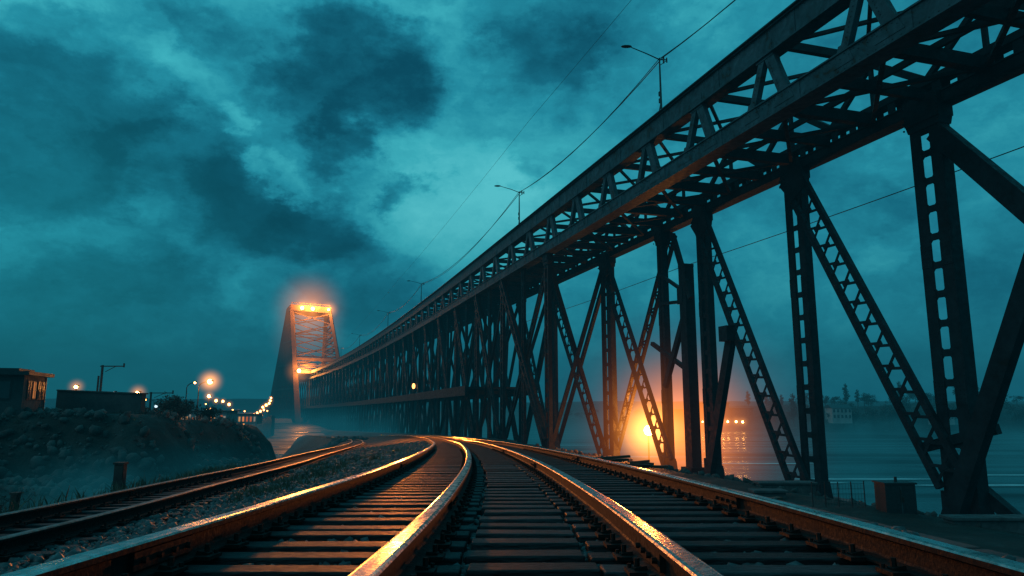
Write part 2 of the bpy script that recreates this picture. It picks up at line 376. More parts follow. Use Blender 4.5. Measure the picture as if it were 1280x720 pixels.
# river
wm = bpy.data.materials.new("river_water"); t3, n3_, l3 = nt(wm)
out = n3_.new('ShaderNodeOutputMaterial'); b = n3_.new('ShaderNodeBsdfPrincipled'); g = n3_.new('ShaderNodeNewGeometry')
mp = n3_.new('ShaderNodeMapping'); mp.inputs['Scale'].default_value = (.25, .9, 1); l3.new(g.outputs['Position'], mp.inputs[0])
no = n3_.new('ShaderNodeTexNoise'); no.inputs['Scale'].default_value = .8; no.inputs['Detail'].default_value = 6; l3.new(mp.outputs[0], no.inputs['Vector'])
bp = n3_.new('ShaderNodeBump'); bp.inputs['Strength'].default_value = .55; bp.inputs['Distance'].default_value = .5
l3.new(no.outputs['Fac'], bp.inputs['Height']); l3.new(bp.outputs[0], b.inputs['Normal'])
mp2 = n3_.new('ShaderNodeMapping'); mp2.inputs['Scale'].default_value = (.006, .05, 1); l3.new(g.outputs['Position'], mp2.inputs[0])
no2 = n3_.new('ShaderNodeTexNoise'); no2.inputs['Scale'].default_value = 1; no2.inputs['Detail'].default_value = 7; l3.new(mp2.outputs[0], no2.inputs['Vector'])
rr = n3_.new('ShaderNodeMapRange'); rr.inputs[1].default_value = .42; rr.inputs[2].default_value = .62; rr.inputs[3].default_value = .55; rr.inputs[4].default_value = .08
l3.new(no2.outputs['Fac'], rr.inputs[0]); l3.new(rr.outputs[0], b.inputs['Roughness'])
b.inputs['Base Color'].default_value = (.006, .012, .015, 1); b.inputs['IOR'].default_value = 1.33; b.inputs['Specular IOR Level'].default_value = .09
l3.new(b.outputs[0], out.inputs[0])
mbw = MB(); mbw.add([(-2500, 60, WATER), (2500, 60, WATER), (2500, 3000, WATER), (-2500, 3000, WATER)], [(0, 1, 2, 3)])
tag(mbw.build("river", wm), kind='structure')
mbw = MB()  # pale strips with the sky's shine on the water put into their colour
for x0, x1, y0, y1 in [(62, 84, 178, 181), (72, 112, 186, 189.5), (96, 150, 172, 176), (118, 210, 196, 200), (35, 60, 260, 265), (60, 100, 232, 236), (150, 260, 160, 163), (-3, 40, 330, 336)]:
    k = 14; top = []; bot = []
    for i in range(k + 1):
        f = i / k; e = math.sin(math.pi * f)**.6
        top.append((x0 + (x1 - x0) * f, (y0 + y1) / 2 + (y1 - y0) / 2 * e * (1 + .5 * mnoise.noise(V((i * .7, x0, 0)))), 0))
        bot.append((x0 + (x1 - x0) * f, (y0 + y1) / 2 - (y1 - y0) / 2 * e * (1 + .5 * mnoise.noise(V((i * .7, x0, 9)))), 0))
    vs = [(a, b_, WATER + .25) for a, b_, _ in top] + [(a, b_, WATER + .25) for a, b_, _ in bot]
    mbw.add(vs, [(i, i + k + 1, i + k + 2, i + 1) for i in range(k)])
STREAK = mat("pale_water_streak", [(.3, (.30, .33, .33)), (.7, (.62, .66, .66))], .2, 8, (.3, .6))
tag(mbw.build("water_streaks", STREAK), kind='structure')

# ------------------------------------------------------------------ rail tracks
PROF = [(-.085, -.20), (.085, -.20), (.085, -.185), (.022, -.165), (.012, -.150), (.012, -.062), (.030, -.050), (.058, -.042), (.060, -.012), (.052, -.002), (.036, .003), (-.036, .003), (-.052, -.002), (-.060, -.012), (-.058, -.042), (-.030, -.050), (-.012, -.062), (-.012, -.150), (-.022, -.165), (-.085, -.185)]
TOPE = {8, 9, 10, 11, 12}
def path_frame(c, zf, Y):
    e = .2; d = V((float(c(Y + e) - c(Y - e)), 2 * e, float(zf(Y + e) - zf(Y - e)))).normalized()
    sdv = V((d.y, -d.x, 0)).normalized(); return V((float(c(Y)), Y, float(zf(Y)))), d, sdv
def rail(c, zf, off, y0, y1, parent, k=1.08, top=None):
    Ys = [y0]
    while Ys[-1] < y1: Ys.append(Ys[-1] + max(.35, abs(Ys[-1]) * .035))
    mb = MB(); vs = []; P = len(PROF)
    for Y in Ys:
        p, d, sv = path_frame(c, zf, Y); up = sv.cross(d)
        for a, b_ in PROF: vs.append(p + sv * (off + a * k) + up * b_)
    for i in range(len(Ys) - 1):
        for j in range(P):
            mb.f.append((i * P + j, i * P + (j + 1) % P, (i + 1) * P + (j + 1) % P, (i + 1) * P + j)); mb.mi.append(0 if j in TOPE else 1)
    mb.v = [tuple(q) for q in vs]
    mb.f.append(tuple(range(P - 1, -1, -1))); mb.mi.append(1)
    return mb.build("rail", [top or RAILTOP, RAILSIDE], parent)
def track(name, label, c, zf, offs, y0, y1, fields, step, fas, top=None):
    root = empty(name, (float(c(5)), 5, float(zf(5)) - .3), label, "railway track")
    rnd = random.Random(3)
    for o in offs:
        r = rail(c, zf, o, y0, y1, root, top=top)
        mb = MB(); Y = y0 + .3; i = 0
        while Y < fas:
            p, d, sv = path_frame(c, zf, Y); up = sv.cross(d)
            q = p + sv * o - up * .195
            mb.beam(q - sv * .17 - d * .09, q + sv * .17 - d * .09, .0, .0) if False else None
            mb.beam(q - sv * .19, q + sv * .19, .20, .024, up)
            for sg in (-1, 1):
                h = rnd.uniform(.035, .055)
                mb.beam(q + sv * sg * .075 + up * h * .6, q + sv * sg * .15 + up * .01, .075, .03, up)
                mb.tube([q + sv * sg * .13, q + sv * sg * .13 + up * (.06 + h * .4)], .018, 6)
                mb.tube([q + sv * sg * .165 + d * .06, q + sv * sg * .165 + d * .06 + up * .035], .014, 6)
            Y += step
        tag(mb.build("rail_fastening", RAILSIDE, r), kind='stuff')
        for Yj in ((4.4, 16.2, 28.5) if (offs.index(o) % 2 == 0) else (7.7, 19.8)):
            p, d, sv = path_frame(c, zf, Yj); up = sv.cross(d); jb = MB()
            for sg in (-1, 1):
                q = p + sv * (o + sg * .030) - up * .105; jb.beam(q - d * .36, q + d * .36, .034, .10, up)
                for k in range(4): jb.tube([q + d * (-.27 + k * .18) + sv * sg * .012, q + d * (-.27 + k * .18) + sv * sg * .045], .019, 6)
            jb.build("fishplate", RAILSIDE, r)
    rows = []; Y = y0
    while Y < min(y1, 330): rows.append(Y + rnd.uniform(-.015, .015)); Y += step
    rest = MB(); cnt = 0
    rows.sort(key=lambda q: (q < 2.2, q))
    for Y in rows:
        p, d, sv = path_frame(c, zf, Y); up = sv.cross(d)
        for a, b_, dz, wd, mi in fields:
            j = rnd.uniform(-.03, .03); dy = rnd.uniform(-.02, .02) if Y < 60 else 0
            near = cnt < 100
            mb = MB() if near else rest
            tz = -.215 + dz - .075 + (rnd.uniform(-.008, .006) if near else 0)
            P0 = p + sv * (a + j) + up * tz + d * dy; P1 = p + sv * (b_ + j) + up * (tz + (rnd.uniform(-.006, .006) if near else 0)) + d * (dy + (rnd.uniform(-.018, .018) if near else 0))
            mb.beam(P0, P1, wd * rnd.uniform(.93, 1.05), .15, up, mi)
            if near: mb.build("sleeper", [WOOD, WOODC][mi:] if mi == 0 else [WOODC], root, bevel=.012)
            cnt += 1
    if rest.v: tag(rest.build("sleeper", [WOOD, WOODC], root), kind='stuff')
    return root
track("railway_track", "broad track of four shiny curving rails on dark sleepers in the foreground", cM, zM, (-2.25, -.75, .75, 2.25), -6, 425,
      [(-2.62, -.44, 0, .25, 0), (-.40, .40, .018, .25, 0), (.44, 2.62, 0, .25, 0)], .50, 34)
track("side_track", "narrow two-rail track curving along the left edge of the ballast", cL, zL, (-.75, .75), -4, 425, [(-1.25, 1.25, 0, .24, 0)], .6, 24, DULLTOP)

# ballast stones
def stones(name, pts, seed, m, label=None):
    rnd = np.random.RandomState(seed)
    t_ = (1 + 5**.5) / 2
    iv = np.array([(-1, t_, 0), (1, t_, 0), (-1, -t_, 0), (1, -t_, 0), (0, -1, t_), (0, 1, t_), (0, -1, -t_), (0, 1, -t_), (t_, 0, -1), (t_, 0, 1), (-t_, 0, -1), (-t_, 0, 1)]) / 1.9
    fi = np.array([(0, 11, 5), (0, 5, 1), (0, 1, 7), (0, 7, 10), (0, 10, 11), (1, 5, 9), (5, 11, 4), (11, 10, 2), (10, 7, 6), (7, 1, 8), (3, 9, 4), (3, 4, 2), (3, 2, 6), (3, 6, 8), (3, 8, 9), (4, 9, 5), (2, 4, 11), (6, 2, 10), (8, 6, 7), (9, 8, 1)])
    K = len(pts); vs = np.zeros((K, 12, 3))
    ax = rnd.normal(size=(K, 3)); ax /= np.linalg.norm(ax, axis=1)[:, None]; an = rnd.uniform(0, 6.28, K)
    scl = rnd.uniform(.55, 1.25, (K, 1, 3))
    q = iv[None] * (1 + rnd.uniform(-.22, .22, (K, 12, 1))) * scl
    c = np.cos(an)[:, None, None]; s_ = np.sin(an)[:, None, None]; a = ax[:, None, :]
    q = q * c + np.cross(np.broadcast_to(a, q.shape), q) * s_ + a * (q * a).sum(-1, keepdims=True) * (1 - c)
    vs = q * pts[:, None, 3:4] + pts[:, None, :3]
    f = (fi[None] + (np.arange(K) * 12)[:, None, None]).reshape(-1, 3)
    me = bpy.data.meshes.new(name); vv = vs.reshape(-1, 3).astype(np.float32)
    me.vertices.add(len(vv)); me.vertices.foreach_set('co', vv.ravel()); me.loops.add(f.size); me.loops.foreach_set('vertex_index', f.astype(np.int32).ravel())
    me.polygons.add(len(f)); me.polygons.foreach_set('loop_start', np.arange(0, f.size, 3, dtype=np.int32)); me.polygons.foreach_set('loop_total', np.full(len(f), 3, np.int32))
    me.materials.append(m); me.update()
    o = bpy.data.objects.new(name, me); COL.objects.link(o); return o
rs = np.random.RandomState(5)
P = []
def scatter(nn, y0, y1, f0, f1, r0, r1, pw=1.7):
    Y = y0 + (y1 - y0) * rs.rand(nn)**pw; a = f0(Y); b_ = f1(Y); X = a + (b_ - a) * rs.rand(nn)
    Z = terrain(X, Y); r = r0 + (r1 - r0) * rs.rand(nn)**2
    P.append(np.stack([X, Y, Z + r * .25, r], 1))
scatter(15000, 1.5, 26, lambda Y: cL(Y) + .95, lambda Y: cM(Y) - 2.42, .028, .085)
scatter(5000, 26, 70, lambda Y: cL(Y) + .9, lambda Y: cM(Y) - 2.5, .05, .14)
scatter(7000, 2.0, 26, lambda Y: cM(Y) + 2.42, lambda Y: cM(Y) + 6.5, .028, .08)
scatter(3000, 26, 70, lambda Y: cM(Y) + 2.5, lambda Y: cM(Y) + 7, .05, .14)
scatter(3500, 5, 40, lambda Y: cL(Y) - 3, lambda Y: cL(Y) - .9, .03, .1)
scatter(9000, 1.2, 18, lambda Y: cM(Y) - 2.5, lambda Y: cM(Y) + 2.5, .03, .062)
scatter(6000, 1.5, 14, lambda Y: cM(Y) - 2.4, lambda Y: cM(Y) + 2.4, .018, .045)
P_ = np.concatenate(P)
tag(stones("ballast", P_, 11, STONE), "loose grey ballast stones heaped beside and between the rails", "ballast", kind='stuff')
P = []
scatter(1500, 66, 79, lambda Y: -75 + Y * 0, lambda Y: -36 + Y * 0, .12, .7, 1)
scatter(900, 84, 150, lambda Y: -46 + Y * 0, lambda Y: -30 + Y * 0, .15, .7, 1)
scatter(500, 36, 120, lambda Y: 26 - .3 * (Y - 40), lambda Y: 48 - .3 * (Y - 40), .15, .5, 1)
tag(stones("rubble", np.concatenate(P), 12, ROCKC), "dark rubble strewn below the cliff and around the bridge feet", "rubble", kind='stuff')

# ------------------------------------------------------------------ the bridge
bridge = empty("railway_bridge", tuple(B(41, 41, -8)), "long dark steel lattice bridge on tall laced columns, running off to the lit tower", "bridge")
def seq(a, b, st): 
    r = []; 
    while a < b: r.append(a); a += st
    return r
SEND = 860
segs = [-10] + seq(0, 150, 25) + seq(150, SEND, 40) + [SEND]
def chord(name, u0, u1, z0, z1, m, lips=0, extra=None):
    mb = MB()
    for a, b_ in zip(segs, segs[1:]):
        c = [B(a, u0, z0), B(a, u1, z0), B(b_, u1, z0), B(b_, u0, z0), B(a, u0, z1), B(a, u1, z1), B(b_, u1, z1), B(b_, u0, z1)]
        mb.hexa(c)
        if lips:
            for za, zb_ in ((z0 - .13, z0 - .003), (z1 + .003, z1 + .13)):
                mb.hexa([B(a, u0 - lips, za), B(a, u1 + .1, za), B(b_, u1 + .1, za), B(b_, u0 - lips, za), B(a, u0 - lips, zb_), B(a, u1 + .1, zb_), B(b_, u1 + .1, zb_), B(b_, u0 - lips, zb_)])
    if extra: extra(mb)
    return mb.build(name, m, bridge)
PAN = 10.6; S0 = 14.2; panels = [S0 + PAN * k for k in range(-2, 80)]
def rivets_near(z0, z1):
    def f(mb):
        s_ = 20
        while s_ < 110:
            for z in (z0 + .15, z1 - .15):
                p = B(s_, UN - .02, z); mb.ball(p, .05, 5, 3)
            if int(s_ / .7) % 15 == 0:
                a = B(s_, UN - .025, (z0 + z1) / 2); mb.beam(a - V((0, 0, (z1 - z0) / 2 - .06)), a + V((0, 0, (z1 - z0) / 2 - .06)), .5, .05, N)
            s_ += .7
    return f
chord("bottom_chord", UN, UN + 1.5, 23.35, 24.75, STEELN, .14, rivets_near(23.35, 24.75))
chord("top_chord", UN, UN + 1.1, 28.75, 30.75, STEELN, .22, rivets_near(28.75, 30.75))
def slots(mb):
    for s_ in seq(0, 400, 2.2):
        for u in (UF + .12, UF + 1.1):
            mb.beam(B(s_, u, 24.0), B(s_, u, 25.1), .75, .08, N)
    for a, b_ in zip(segs, segs[1:]):
        mb.hexa([B(a, UF, 25.1), B(a, UF + 1.3, 25.1), B(b_, UF + 1.3, 25.1), B(b_, UF, 25.1), B(a, UF, 25.7), B(a, UF + 1.3, 25.7), B(b_, UF + 1.3, 25.7), B(b_, UF, 25.7)])
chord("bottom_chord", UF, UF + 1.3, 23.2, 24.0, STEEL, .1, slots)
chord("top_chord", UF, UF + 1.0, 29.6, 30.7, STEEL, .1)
# top walkway edge with hand rail stubs and conduit
mb = MB()
for a, b_ in zip(segs, segs[1:]):
    mb.hexa([B(a, UN - .45, 30.9), B(a, UN + 1.6, 30.9), B(b_, UN + 1.6, 30.9), B(b_, UN - .45, 30.9), B(a, UN - .45, 31.02), B(a, UN + 1.6, 31.02), B(b_, UN + 1.6, 31.02), B(b_, UN - .45, 31.02)])
for s_ in seq(20, 260, 1.3):
    mb.beam(B(s_, UN + .1, 31.02), B(s_, UN + .1, 31.16 + .1 * random.random()), .08, .08, N)
mb.tube([B(s_, UN + .1, 31.2 + .03 * math.sin(s_)) for s_ in seq(10, 300, 5)], .05, 6)
mb.build("walkway_edge", DARKM, bridge)
# A shaped web braces
def aframe(s_, u, z0, z1, far):
    mb = MB()
    ap = B(s_ + .15, u, z1); hw = 1.9
    if not far:
        for du in (0.26,):
            mb.beam(B(s_ - hw, u + du, z0), B(s_ - .25, u + du, z1), 1.05, .5, N); mb.beam(B(s_ + hw + .3, u + du, z0), B(s_ + .35, u + du, z1), .72, .5, N)
        mb.beam(B(s_ - 2.6, u - .06, z0 - .35), B(s_ + 3.0, u - .06, z0 - .35), .5, .06, (0, 0, 1)) if False else None
        mb.hexa([B(s_ - 1.0, u - .04, z1 - .5), B(s_ - 1.0, u - .01, z1 - .5), B(s_ + 1.2, u - .01, z1 - .5), B(s_ + 1.2, u - .04, z1 - .5),
                 B(s_ - .9, u - .04, z1 + .9), B(s_ - .9, u - .01, z1 + .9), B(s_ + 1.1, u - .01, z1 + .9), B(s_ + 1.1, u - .04, z1 + .9)])
        for e, wd in ((s_ - hw, 1.25), (s_ + hw + .3, 1.0)):
            mb.hexa([B(e - wd, u - .04, z0 - .95), B(e - wd, u - .01, z0 - .95), B(e + wd, u - .01, z0 - .95), B(e + wd, u - .04, z0 - .95),
                     B(e - wd * .35, u - .04, z0 + .6), B(e - wd * .35, u - .01, z0 + .6), B(e + wd * .35, u - .01, z0 + .6), B(e + wd * .35, u - .04, z0 + .6)])
        if s_ < 100:
            for i in range(14):
                mb.ball(B(s_ - 2.6 + i * .42, u - .05, z0 - .4 + .25 * (i % 2)), .055, 5, 3)
                q = i / 13; mb.ball(B(s_ - hw + (hw - .25) * q + .2, u - .01, z0 + (z1 - z0) * q), .05, 5, 3); mb.ball(B(s_ + hw + .3 - (hw - .05) * q, u - .01, z0 + (z1 - z0) * q), .05, 5, 3)
    else:
        mb.beam(B(s_ - PAN / 2, u + .4, z0), B(s_, u + .4, z1), .6, .5, N); mb.beam(B(s_ + PAN / 2, u + .4, z0), B(s_, u + .4, z1), .45, .4, N)
        mb.beam(B(s_, u + .3, z0), B(s_, u + .3, z1), .35, .3, N)
    return mb
rest = MB()
for k, s_ in enumerate(panels):
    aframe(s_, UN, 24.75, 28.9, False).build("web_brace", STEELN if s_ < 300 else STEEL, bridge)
for k, s_ in enumerate(panels):
    m_ = aframe(s_, UF, 25.6, 29.6, True)
    if k < 18: m_.build("web_brace", STEEL, bridge)
    else: rest.add(m_.v, m_.f)
tag(rest.build("web_brace", STEEL, bridge), kind='stuff')
# floor beams and laterals
for k, s_ in enumerate(panels):
    mb = MB()
    mb.hexa([B(s_ + a, u, z) for z in (23.8, 24.8) for a, u in ((-.35, UN + 1.5), (.35, UN + 1.5), (.35, UF), (-.35, UF))])
    mb.build("floor_beam", STEEL, bridge)
    mb = MB(); mb.beam(B(s_ + PAN / 2, UN + 1.5, 24.3), B(s_ + PAN / 2, UF, 24.3), .45, .9); mb.build("cross_beam", STEEL, bridge)
    mb = MB(); mb.beam(B(s_, UN + 1.1, 30.0), B(s_, UF, 30.0), .5, .7); mb.build("top_strut", STEEL, bridge)
    for nm, bs in (("lateral_brace", ((B(s_, UN + 1.5, 24.0), B(s_ + PAN, UF, 24.0), .35, .3), (B(s_, UF, 24.2), B(s_ + PAN, UN + 1.5, 24.2), .35, .3))),
                   ("top_lateral", ((B(s_, UN + 1.1, 30.1), B(s_ + PAN, UF, 30.1), .3, .3), (B(s_, UF, 29.9), B(s_ + PAN, UN + 1.1, 29.9), .3, .3)))):
        mb = MB()
        for b_ in bs: mb.beam(*b_)
        mb.build(nm, STEEL, bridge)
    for du in (3.2, 6.0):
        mb = MB(); mb.beam(B(s_ + PAN * .5, UN + du, 24.95), B(s_ + PAN * 1.5, UN + du, 24.95), .3, .5)
        if du == 3.2: mb.build("stringer", STEEL, bridge)
        else: mb.build("inner_stringer", STEEL, bridge)
# columns
def column(s_, u, z0, z1, w_, dp, bat, wf=.85, mat_=STEEL, foot=True, name="column", gus=True):
    """two flanges joined by batten plates that leave rounded windows"""
    mb = MB(); h = w_ / 2 - wf / 2
    for sg in (-1, 1):
        a = B(s_ + sg * h, u, z0); b_ = B(s_ + sg * h, u, z1)
        mb.beam(a - N * dp / 2, b_ - N * dp / 2, wf, .09, N)
        mb.beam(a + D * sg * (wf / 2 - .05) + N * .05, b_ + D * sg * (wf / 2 - .05) + N * .05, .10, dp - .02, N)
    if s_ < 90 and u > 44:
        z = z0 + .8
        while z < z1 - 1:
            for sg in (-1, 1):
                for e in (-wf / 2 + .1, wf / 2 - .1): mb.ball(B(s_ + sg * h + e, u - dp / 2 - .05, z), .05, 5, 3)
            z += .55
    o = mb.build(name, mat_, bridge)
    if s_ < 90 and u > 44:
        gp_ = MB()
        for zz in (z0 + 9.5, z0 + 20):
            for sg in (-1, 1):
                c = B(s_ + sg * h, u - dp / 2 - .07, zz); gp_.beam(c - V((0, 0, .9)), c + V((0, 0, .9)), wf * .96, .05, N)
                for k in range(6):
                    for e in (-.28, 0, .28): gp_.ball(c + D * e * wf / .9 + V((0, 0, -.75 + .3 * k)) - N * .03, .05, 5, 3)
        gp_.build("splice_plate", mat_, o)
    lb = MB(); z = z0 + 1.2; g = w_ - 2 * wf + .12
    while z < z1 - .6:
        for du in (-dp / 2 + .03,):
            c = B(s_, u + du, z)
            lb.beam(c - D * g / 2, c + D * g / 2, .07, .55, (0, 0, 1))
            for sg in (-1, 1):
                for vz in (-1, 1):
                    p = c + D * sg * g / 2 + V((0, 0, vz * .26)); q = p - D * sg * .20; r_ = p + V((0, 0, vz * .24))
                    lb.add([p - N * .035, q - N * .035, r_ - N * .035, p + N * .035, q + N * .035, r_ + N * .035], [(0, 1, 2), (3, 5, 4), (0, 3, 4, 1), (1, 4, 5, 2), (2, 5, 3, 0)])
        z += bat
    lb.build("lacing", mat_, o)
    if gus:
        gb = MB(); c = B(s_, u, z1)
        gb.beam(c - V((0, 0, 1.1)), c + V((0, 0, 1.0)), w_ + .45, dp + .5, N); gb.beam(c - V((0, 0, 1.7)), c - V((0, 0, 1.1)), w_ + .1, dp + .3, N, w2=w_ + .45)
        for i in range(4):
            for sg in (-1, 1): gb.ball(c + D * sg * (w_ / 2 + .2) - N * (dp / 2 + .36) - V((0, 0, 1.4 - i * .6)), .09, 6, 4)
        gb.build("gusset_block", mat_, o)
    if foot:
        fbm_ = MB(); c = B(s_, u, z0)
        fbm_.beam(c - V((0, 0, .1)), c + V((0, 0, 1.5)), w_ + .5, dp + .5, N, w2=w_ + .2, h2=dp + .2)
        for sg in (-1, 0, 1):
            for e in (-1, 1): fbm_.beam(c + D * sg * (w_ / 2 - .1) + N * e * (dp / 2 + .25), c + D * sg * (w_ / 2 - .1) + N * e * (dp / 2 + .25) + V((0, 0, 1.2)), .12, .35, N, h2=.05)
        fbm_.beam(c + D * (w_ / 2 + .2), c + D * (w_ / 2 + .2) + V((0, 0, 2.2)), .5, .8, N)
        fbm_.build("base_shoe", mat_, o)
        cf = MB()
        cf.beam(c - V((0, 0, 3.5)), c - V((0, 0, .1)), w_ + 3.2, dp + 3.4, N)
        cf.beam(c - V((0, 0, 3.5)), c - V((0, 0, .7)), w_ + 5.0, dp + 5.2, N)
        ft = cf.build("concrete_footing", CONC, o)
    return o
def laced(p, q, w_, dp, wf, mat_, pitch, name="diagonal_brace", cross=True):
    """a diagonal made of two flanges with X lacing that leaves six sided windows"""
    p = V(p); q = V(q); d = (q - p).normalized(); L = (q - p).length; side = d.cross(N).normalized()
    mb = MB(); h = w_ / 2 - wf / 2
    for sg in (-1, 1):
        mb.beam(p + side * sg * h, q + side * sg * h, wf, dp, N)
    if name == "diagonal_brace" and p.y < 95 and w_ > 2.5:
        q_ = .5
        while q_ < L:
            for sg in (-1, 1): mb.ball(p + d * q_ + side * sg * h - N * (dp / 2), .055, 5, 3)
            q_ += .6
    o = mb.build(name, mat_, bridge)
    if name == "diagonal_brace" and w_ > 2.5:
        gp_ = MB(); c = q - d * 1.8 - N * (dp / 2 + .04); gp_.beam(c - d * 1.2, c + d * 1.4, w_ * .8, .07, N, w2=w_ + .5); gp_.build("gusset_plate", mat_, o)
    lb = MB(); g = w_ - 2 * wf; k = max(3, int(L / pitch)); st = L / k
    for i in range(k):
        c = p + d * (st * (i + .5))
        for du in (-dp / 2 + .05,):
            cc = c + N * du
            for sg in (-1, 1):
                lb.beam(cc - side * sg * .22 - d * .05 * 0, cc + side * sg * (g / 2 + .05) + d * st * .30, .24, .06, N)
                lb.beam(cc - side * sg * .22, cc + side * sg * (g / 2 + .05) - d * st * .30, .24, .06, N)
            lb.beam(cc - side * .40, cc + side * .40, .34, .09, N)
    lb.build("lacing", mat_, o)
    return o
ZC = 23.2
ST = [(40.8, 2.75), (56.6, 2.5), (73.6, 2.1), (84.0, 1.5), (102, 3.6), (127.4, 2.4), (147.6, 2.4)]
s_ = 147.6
while s_ < SEND - 30: s_ += 21.2; ST.append((s_, 2.4))
UC = UF + .3
for i, (s_, w_) in enumerate(ST):
    column(s_, UC, zb(s_, UC), ZC, w_, .75 if i else 1.0, 2.25 if i < 6 else 3.2, wf=(.98, .85, .72, .6)[i] if i < 4 else (1.45 if i == 4 else .75), foot=i < 12)
for i in range(len(ST) - 1):
    a, b_ = ST[i][0], ST[i + 1][0]
    if i != 2:
        laced(B(a + (-1.2 if i == 3 else 1.2 if i else .3), UC - .9, zb(a, UC) + (.9 if i else 3.0)), B(b_ - .3, UC - .9, ZC - .3), 2.9 if i < 6 else 2.3, .42, .55, STEEL, 2.1 if i < 8 else 5.5)
    if i >= 3:
        (laced if i in (3, 5) else lambda *k: None)(B(b_, UC + .6, zb(b_, UC) + .8), B(a + (.4 if i != 3 else -2), UC + .6, ZC - .5), 2.0, .45, .45, STEEL, 2.6)
        if i not in (3, 5):
            if i > 5: laced(B(b_ - 6, UC, zb(b_, UC) + .8), B(b_ - 10.6, UC, ZC - .5), 1.6, .4, .4, STEEL, 3.2)
            mb = MB(); mb.beam(B(b_, UC + .7, zb(b_, UC) + .8), B(a + .4, UC + .7, ZC - .5), .8, .5, N); mb.build("diagonal_brace", STEEL, bridge)
def strut(name, p, q, w_=.8, dp=.6, m=STEEL):
    mb = MB(); mb.beam(p, q, w_, dp, N)
    return mb.build(name, m, bridge)
# struts seen around the first bays
strut("diagonal_brace", B(40.0, UC - .2, ZC - 2.2), B(17.5, UC - .2, -7.5), 1.5, .9)
strut("diagonal_brace", B(41.0, UC - 1.4, zb(41, UC) + .3), B(30.5, UC - 1.4, 14), 1.3, .8)
strut("diagonal_brace", B(41.6, UC + .8, zb(41, UC) + 3.4), B(36.2, UC + .8, -9.2), .9, .7)
strut("diagonal_brace", B(44.2, UC - .5, -3.6), B(37.4, UC - .5, -1.8), .7, .5)
strut("diagonal_brace", B(73.2, UC - .9, zb(73, UC) + .5), B(67.6, UC - .9, 7.2), 1.15, .7)
strut("junction_block", B(68.2, UC - 1.5, 7.6), B(66.6, UC - 1.5, 7.6), 1.7, 1.2)
strut("diagonal_brace", B(80.0, UC - .6, 22.0), B(75.5, UC - 1.0, 12.8), .7, .5)
# short capped pillar beside the third pier
po = MB(); c0 = B(77.2, UC - .5, -8.8); po.beam(c0, c0 + V((0, 0, 25.8)), 1.55, 1.3, N)
po = po.build("pillar", STEEL, bridge)
pc = MB(); pc.beam(c0 + V((0, 0, 25.8)), c0 + V((0, 0, 26.2)), 1.5, 1.4, N); pc.beam(c0 + V((0, 0, 21.2)) + D * .6, c0 + V((0, 0, 23.2)) + D * .6, 1.3, 1.4, N); pc.build("cap_plate", STEEL, po)
pf = MB(); pf.beam(c0 - V((0, 0, 1)), c0 + V((0, 0, 1.0)), 2.4, 2.2, N); pf.build("base_shoe", STEEL, po)
strut("cross_strut", c0 + V((0, 0, 22.5)), B(83.6, UC - .6, 17.2), .4, .4)
strut("cross_strut", c0 + V((0, 0, 21.5)), B(83.6, UC - .6, 13.2), .4, .4)
strut("cross_strut", c0 + V((0, 0, 12.6)), B(86, UC - .9, 8), .5, .5)
strut("cross_strut", c0 + V((0, 0, 21.0)), B(82.8, UC - .9, 2.0), .8, .5)
# near plane piers from the fourth station on, tied across to the far plane
NS = [s for s, _ in ST if s >= 100]
for i, s_ in enumerate(NS):
    un = UN + .7
    column(s_, un, zb(s_, un), ZC, 1.9, .5, 2.25 if i < 4 else 3.4, wf=.55, foot=i < 8)
    mb = MB(); mb.beam(B(s_, un + .5, zb(s_, un) + .8), B(s_, UC - .6, ZC - 1), .6, .5, D); mb.build("sway_brace", STEEL, bridge)
    mb = MB(); mb.beam(B(s_ + .7, UC - .6, zb(s_, UC) + .8), B(s_ + .7, un + .5, ZC - 1), .6, .5, D); mb.build("sway_brace", STEEL, bridge)
    if i + 1 < len(NS):
        b_ = NS[i + 1]
        laced(B(s_ + .6, un - .55, zb(s_, un) + .8), B(b_ - .3, un - .55, ZC - .3), 1.7, .4, .42, STEEL, 2.5 if i < 5 else 5.5)
        laced(B(b_ - .6, un + .5, zb(b_, un) + .8), B(s_ + .3, un + .5, ZC - .3), 1.5, .35, .36, STEEL, 2.5 if i < 5 else 5.5) if i % 2 == 0 or i > 3 else None
        if i < 22: column((s_ + b_) / 2, un + .1, zb(s_, un) - .3, ZC, 1.25, .4, 2.4, wf=.38, foot=False, gus=False)
        if i % 2 == 1:
            strut("diagonal_brace", B(b_ - .3, un + .55, zb(b_, un) + .8), B(s_ + .5, un + .55, ZC - .3), .6, .4)
# lower service deck
mb = MB(); dk = [(s, 2.6 - (s - 150) * .0125) for s in seq(141, SEND, 30)]
for (a, za), (b_, z2) in zip(dk, dk[1:]):
    mb.hexa([B(a, UN - 3.2, za), B(a, UF + .5, za), B(b_, UF + .5, z2), B(b_, UN - 3.2, z2), B(a, UN - 3.2, za + .5), B(a, UF + .5, za + .5), B(b_, UF + .5, z2 + .5), B(b_, UN - 3.2, z2 + .5)])
do = mb.build("lower_deck", STEEL, bridge)
mb = MB()
for (a, za), (b_, z2) in zip(dk, dk[1:]):
    for u, h_ in ((UN - 3.25, 2.0), (UF + .4, 1.8)): mb.beam(B(a, u, za - .3), B(b_, u, z2 - .3), .35, h_)
mb.build("side_girder", STEEL, do)
mb = MB()
for s_ in seq(150, 500, 4.5):
    z_ = 2.6 - (s_ - 150) * .0125; mb.beam(B(s_, UN - 3.1, z_ - .4), B(s_, UF, z_ - .4), .3, .7)
mb.build("deck_rib", STEEL, do)
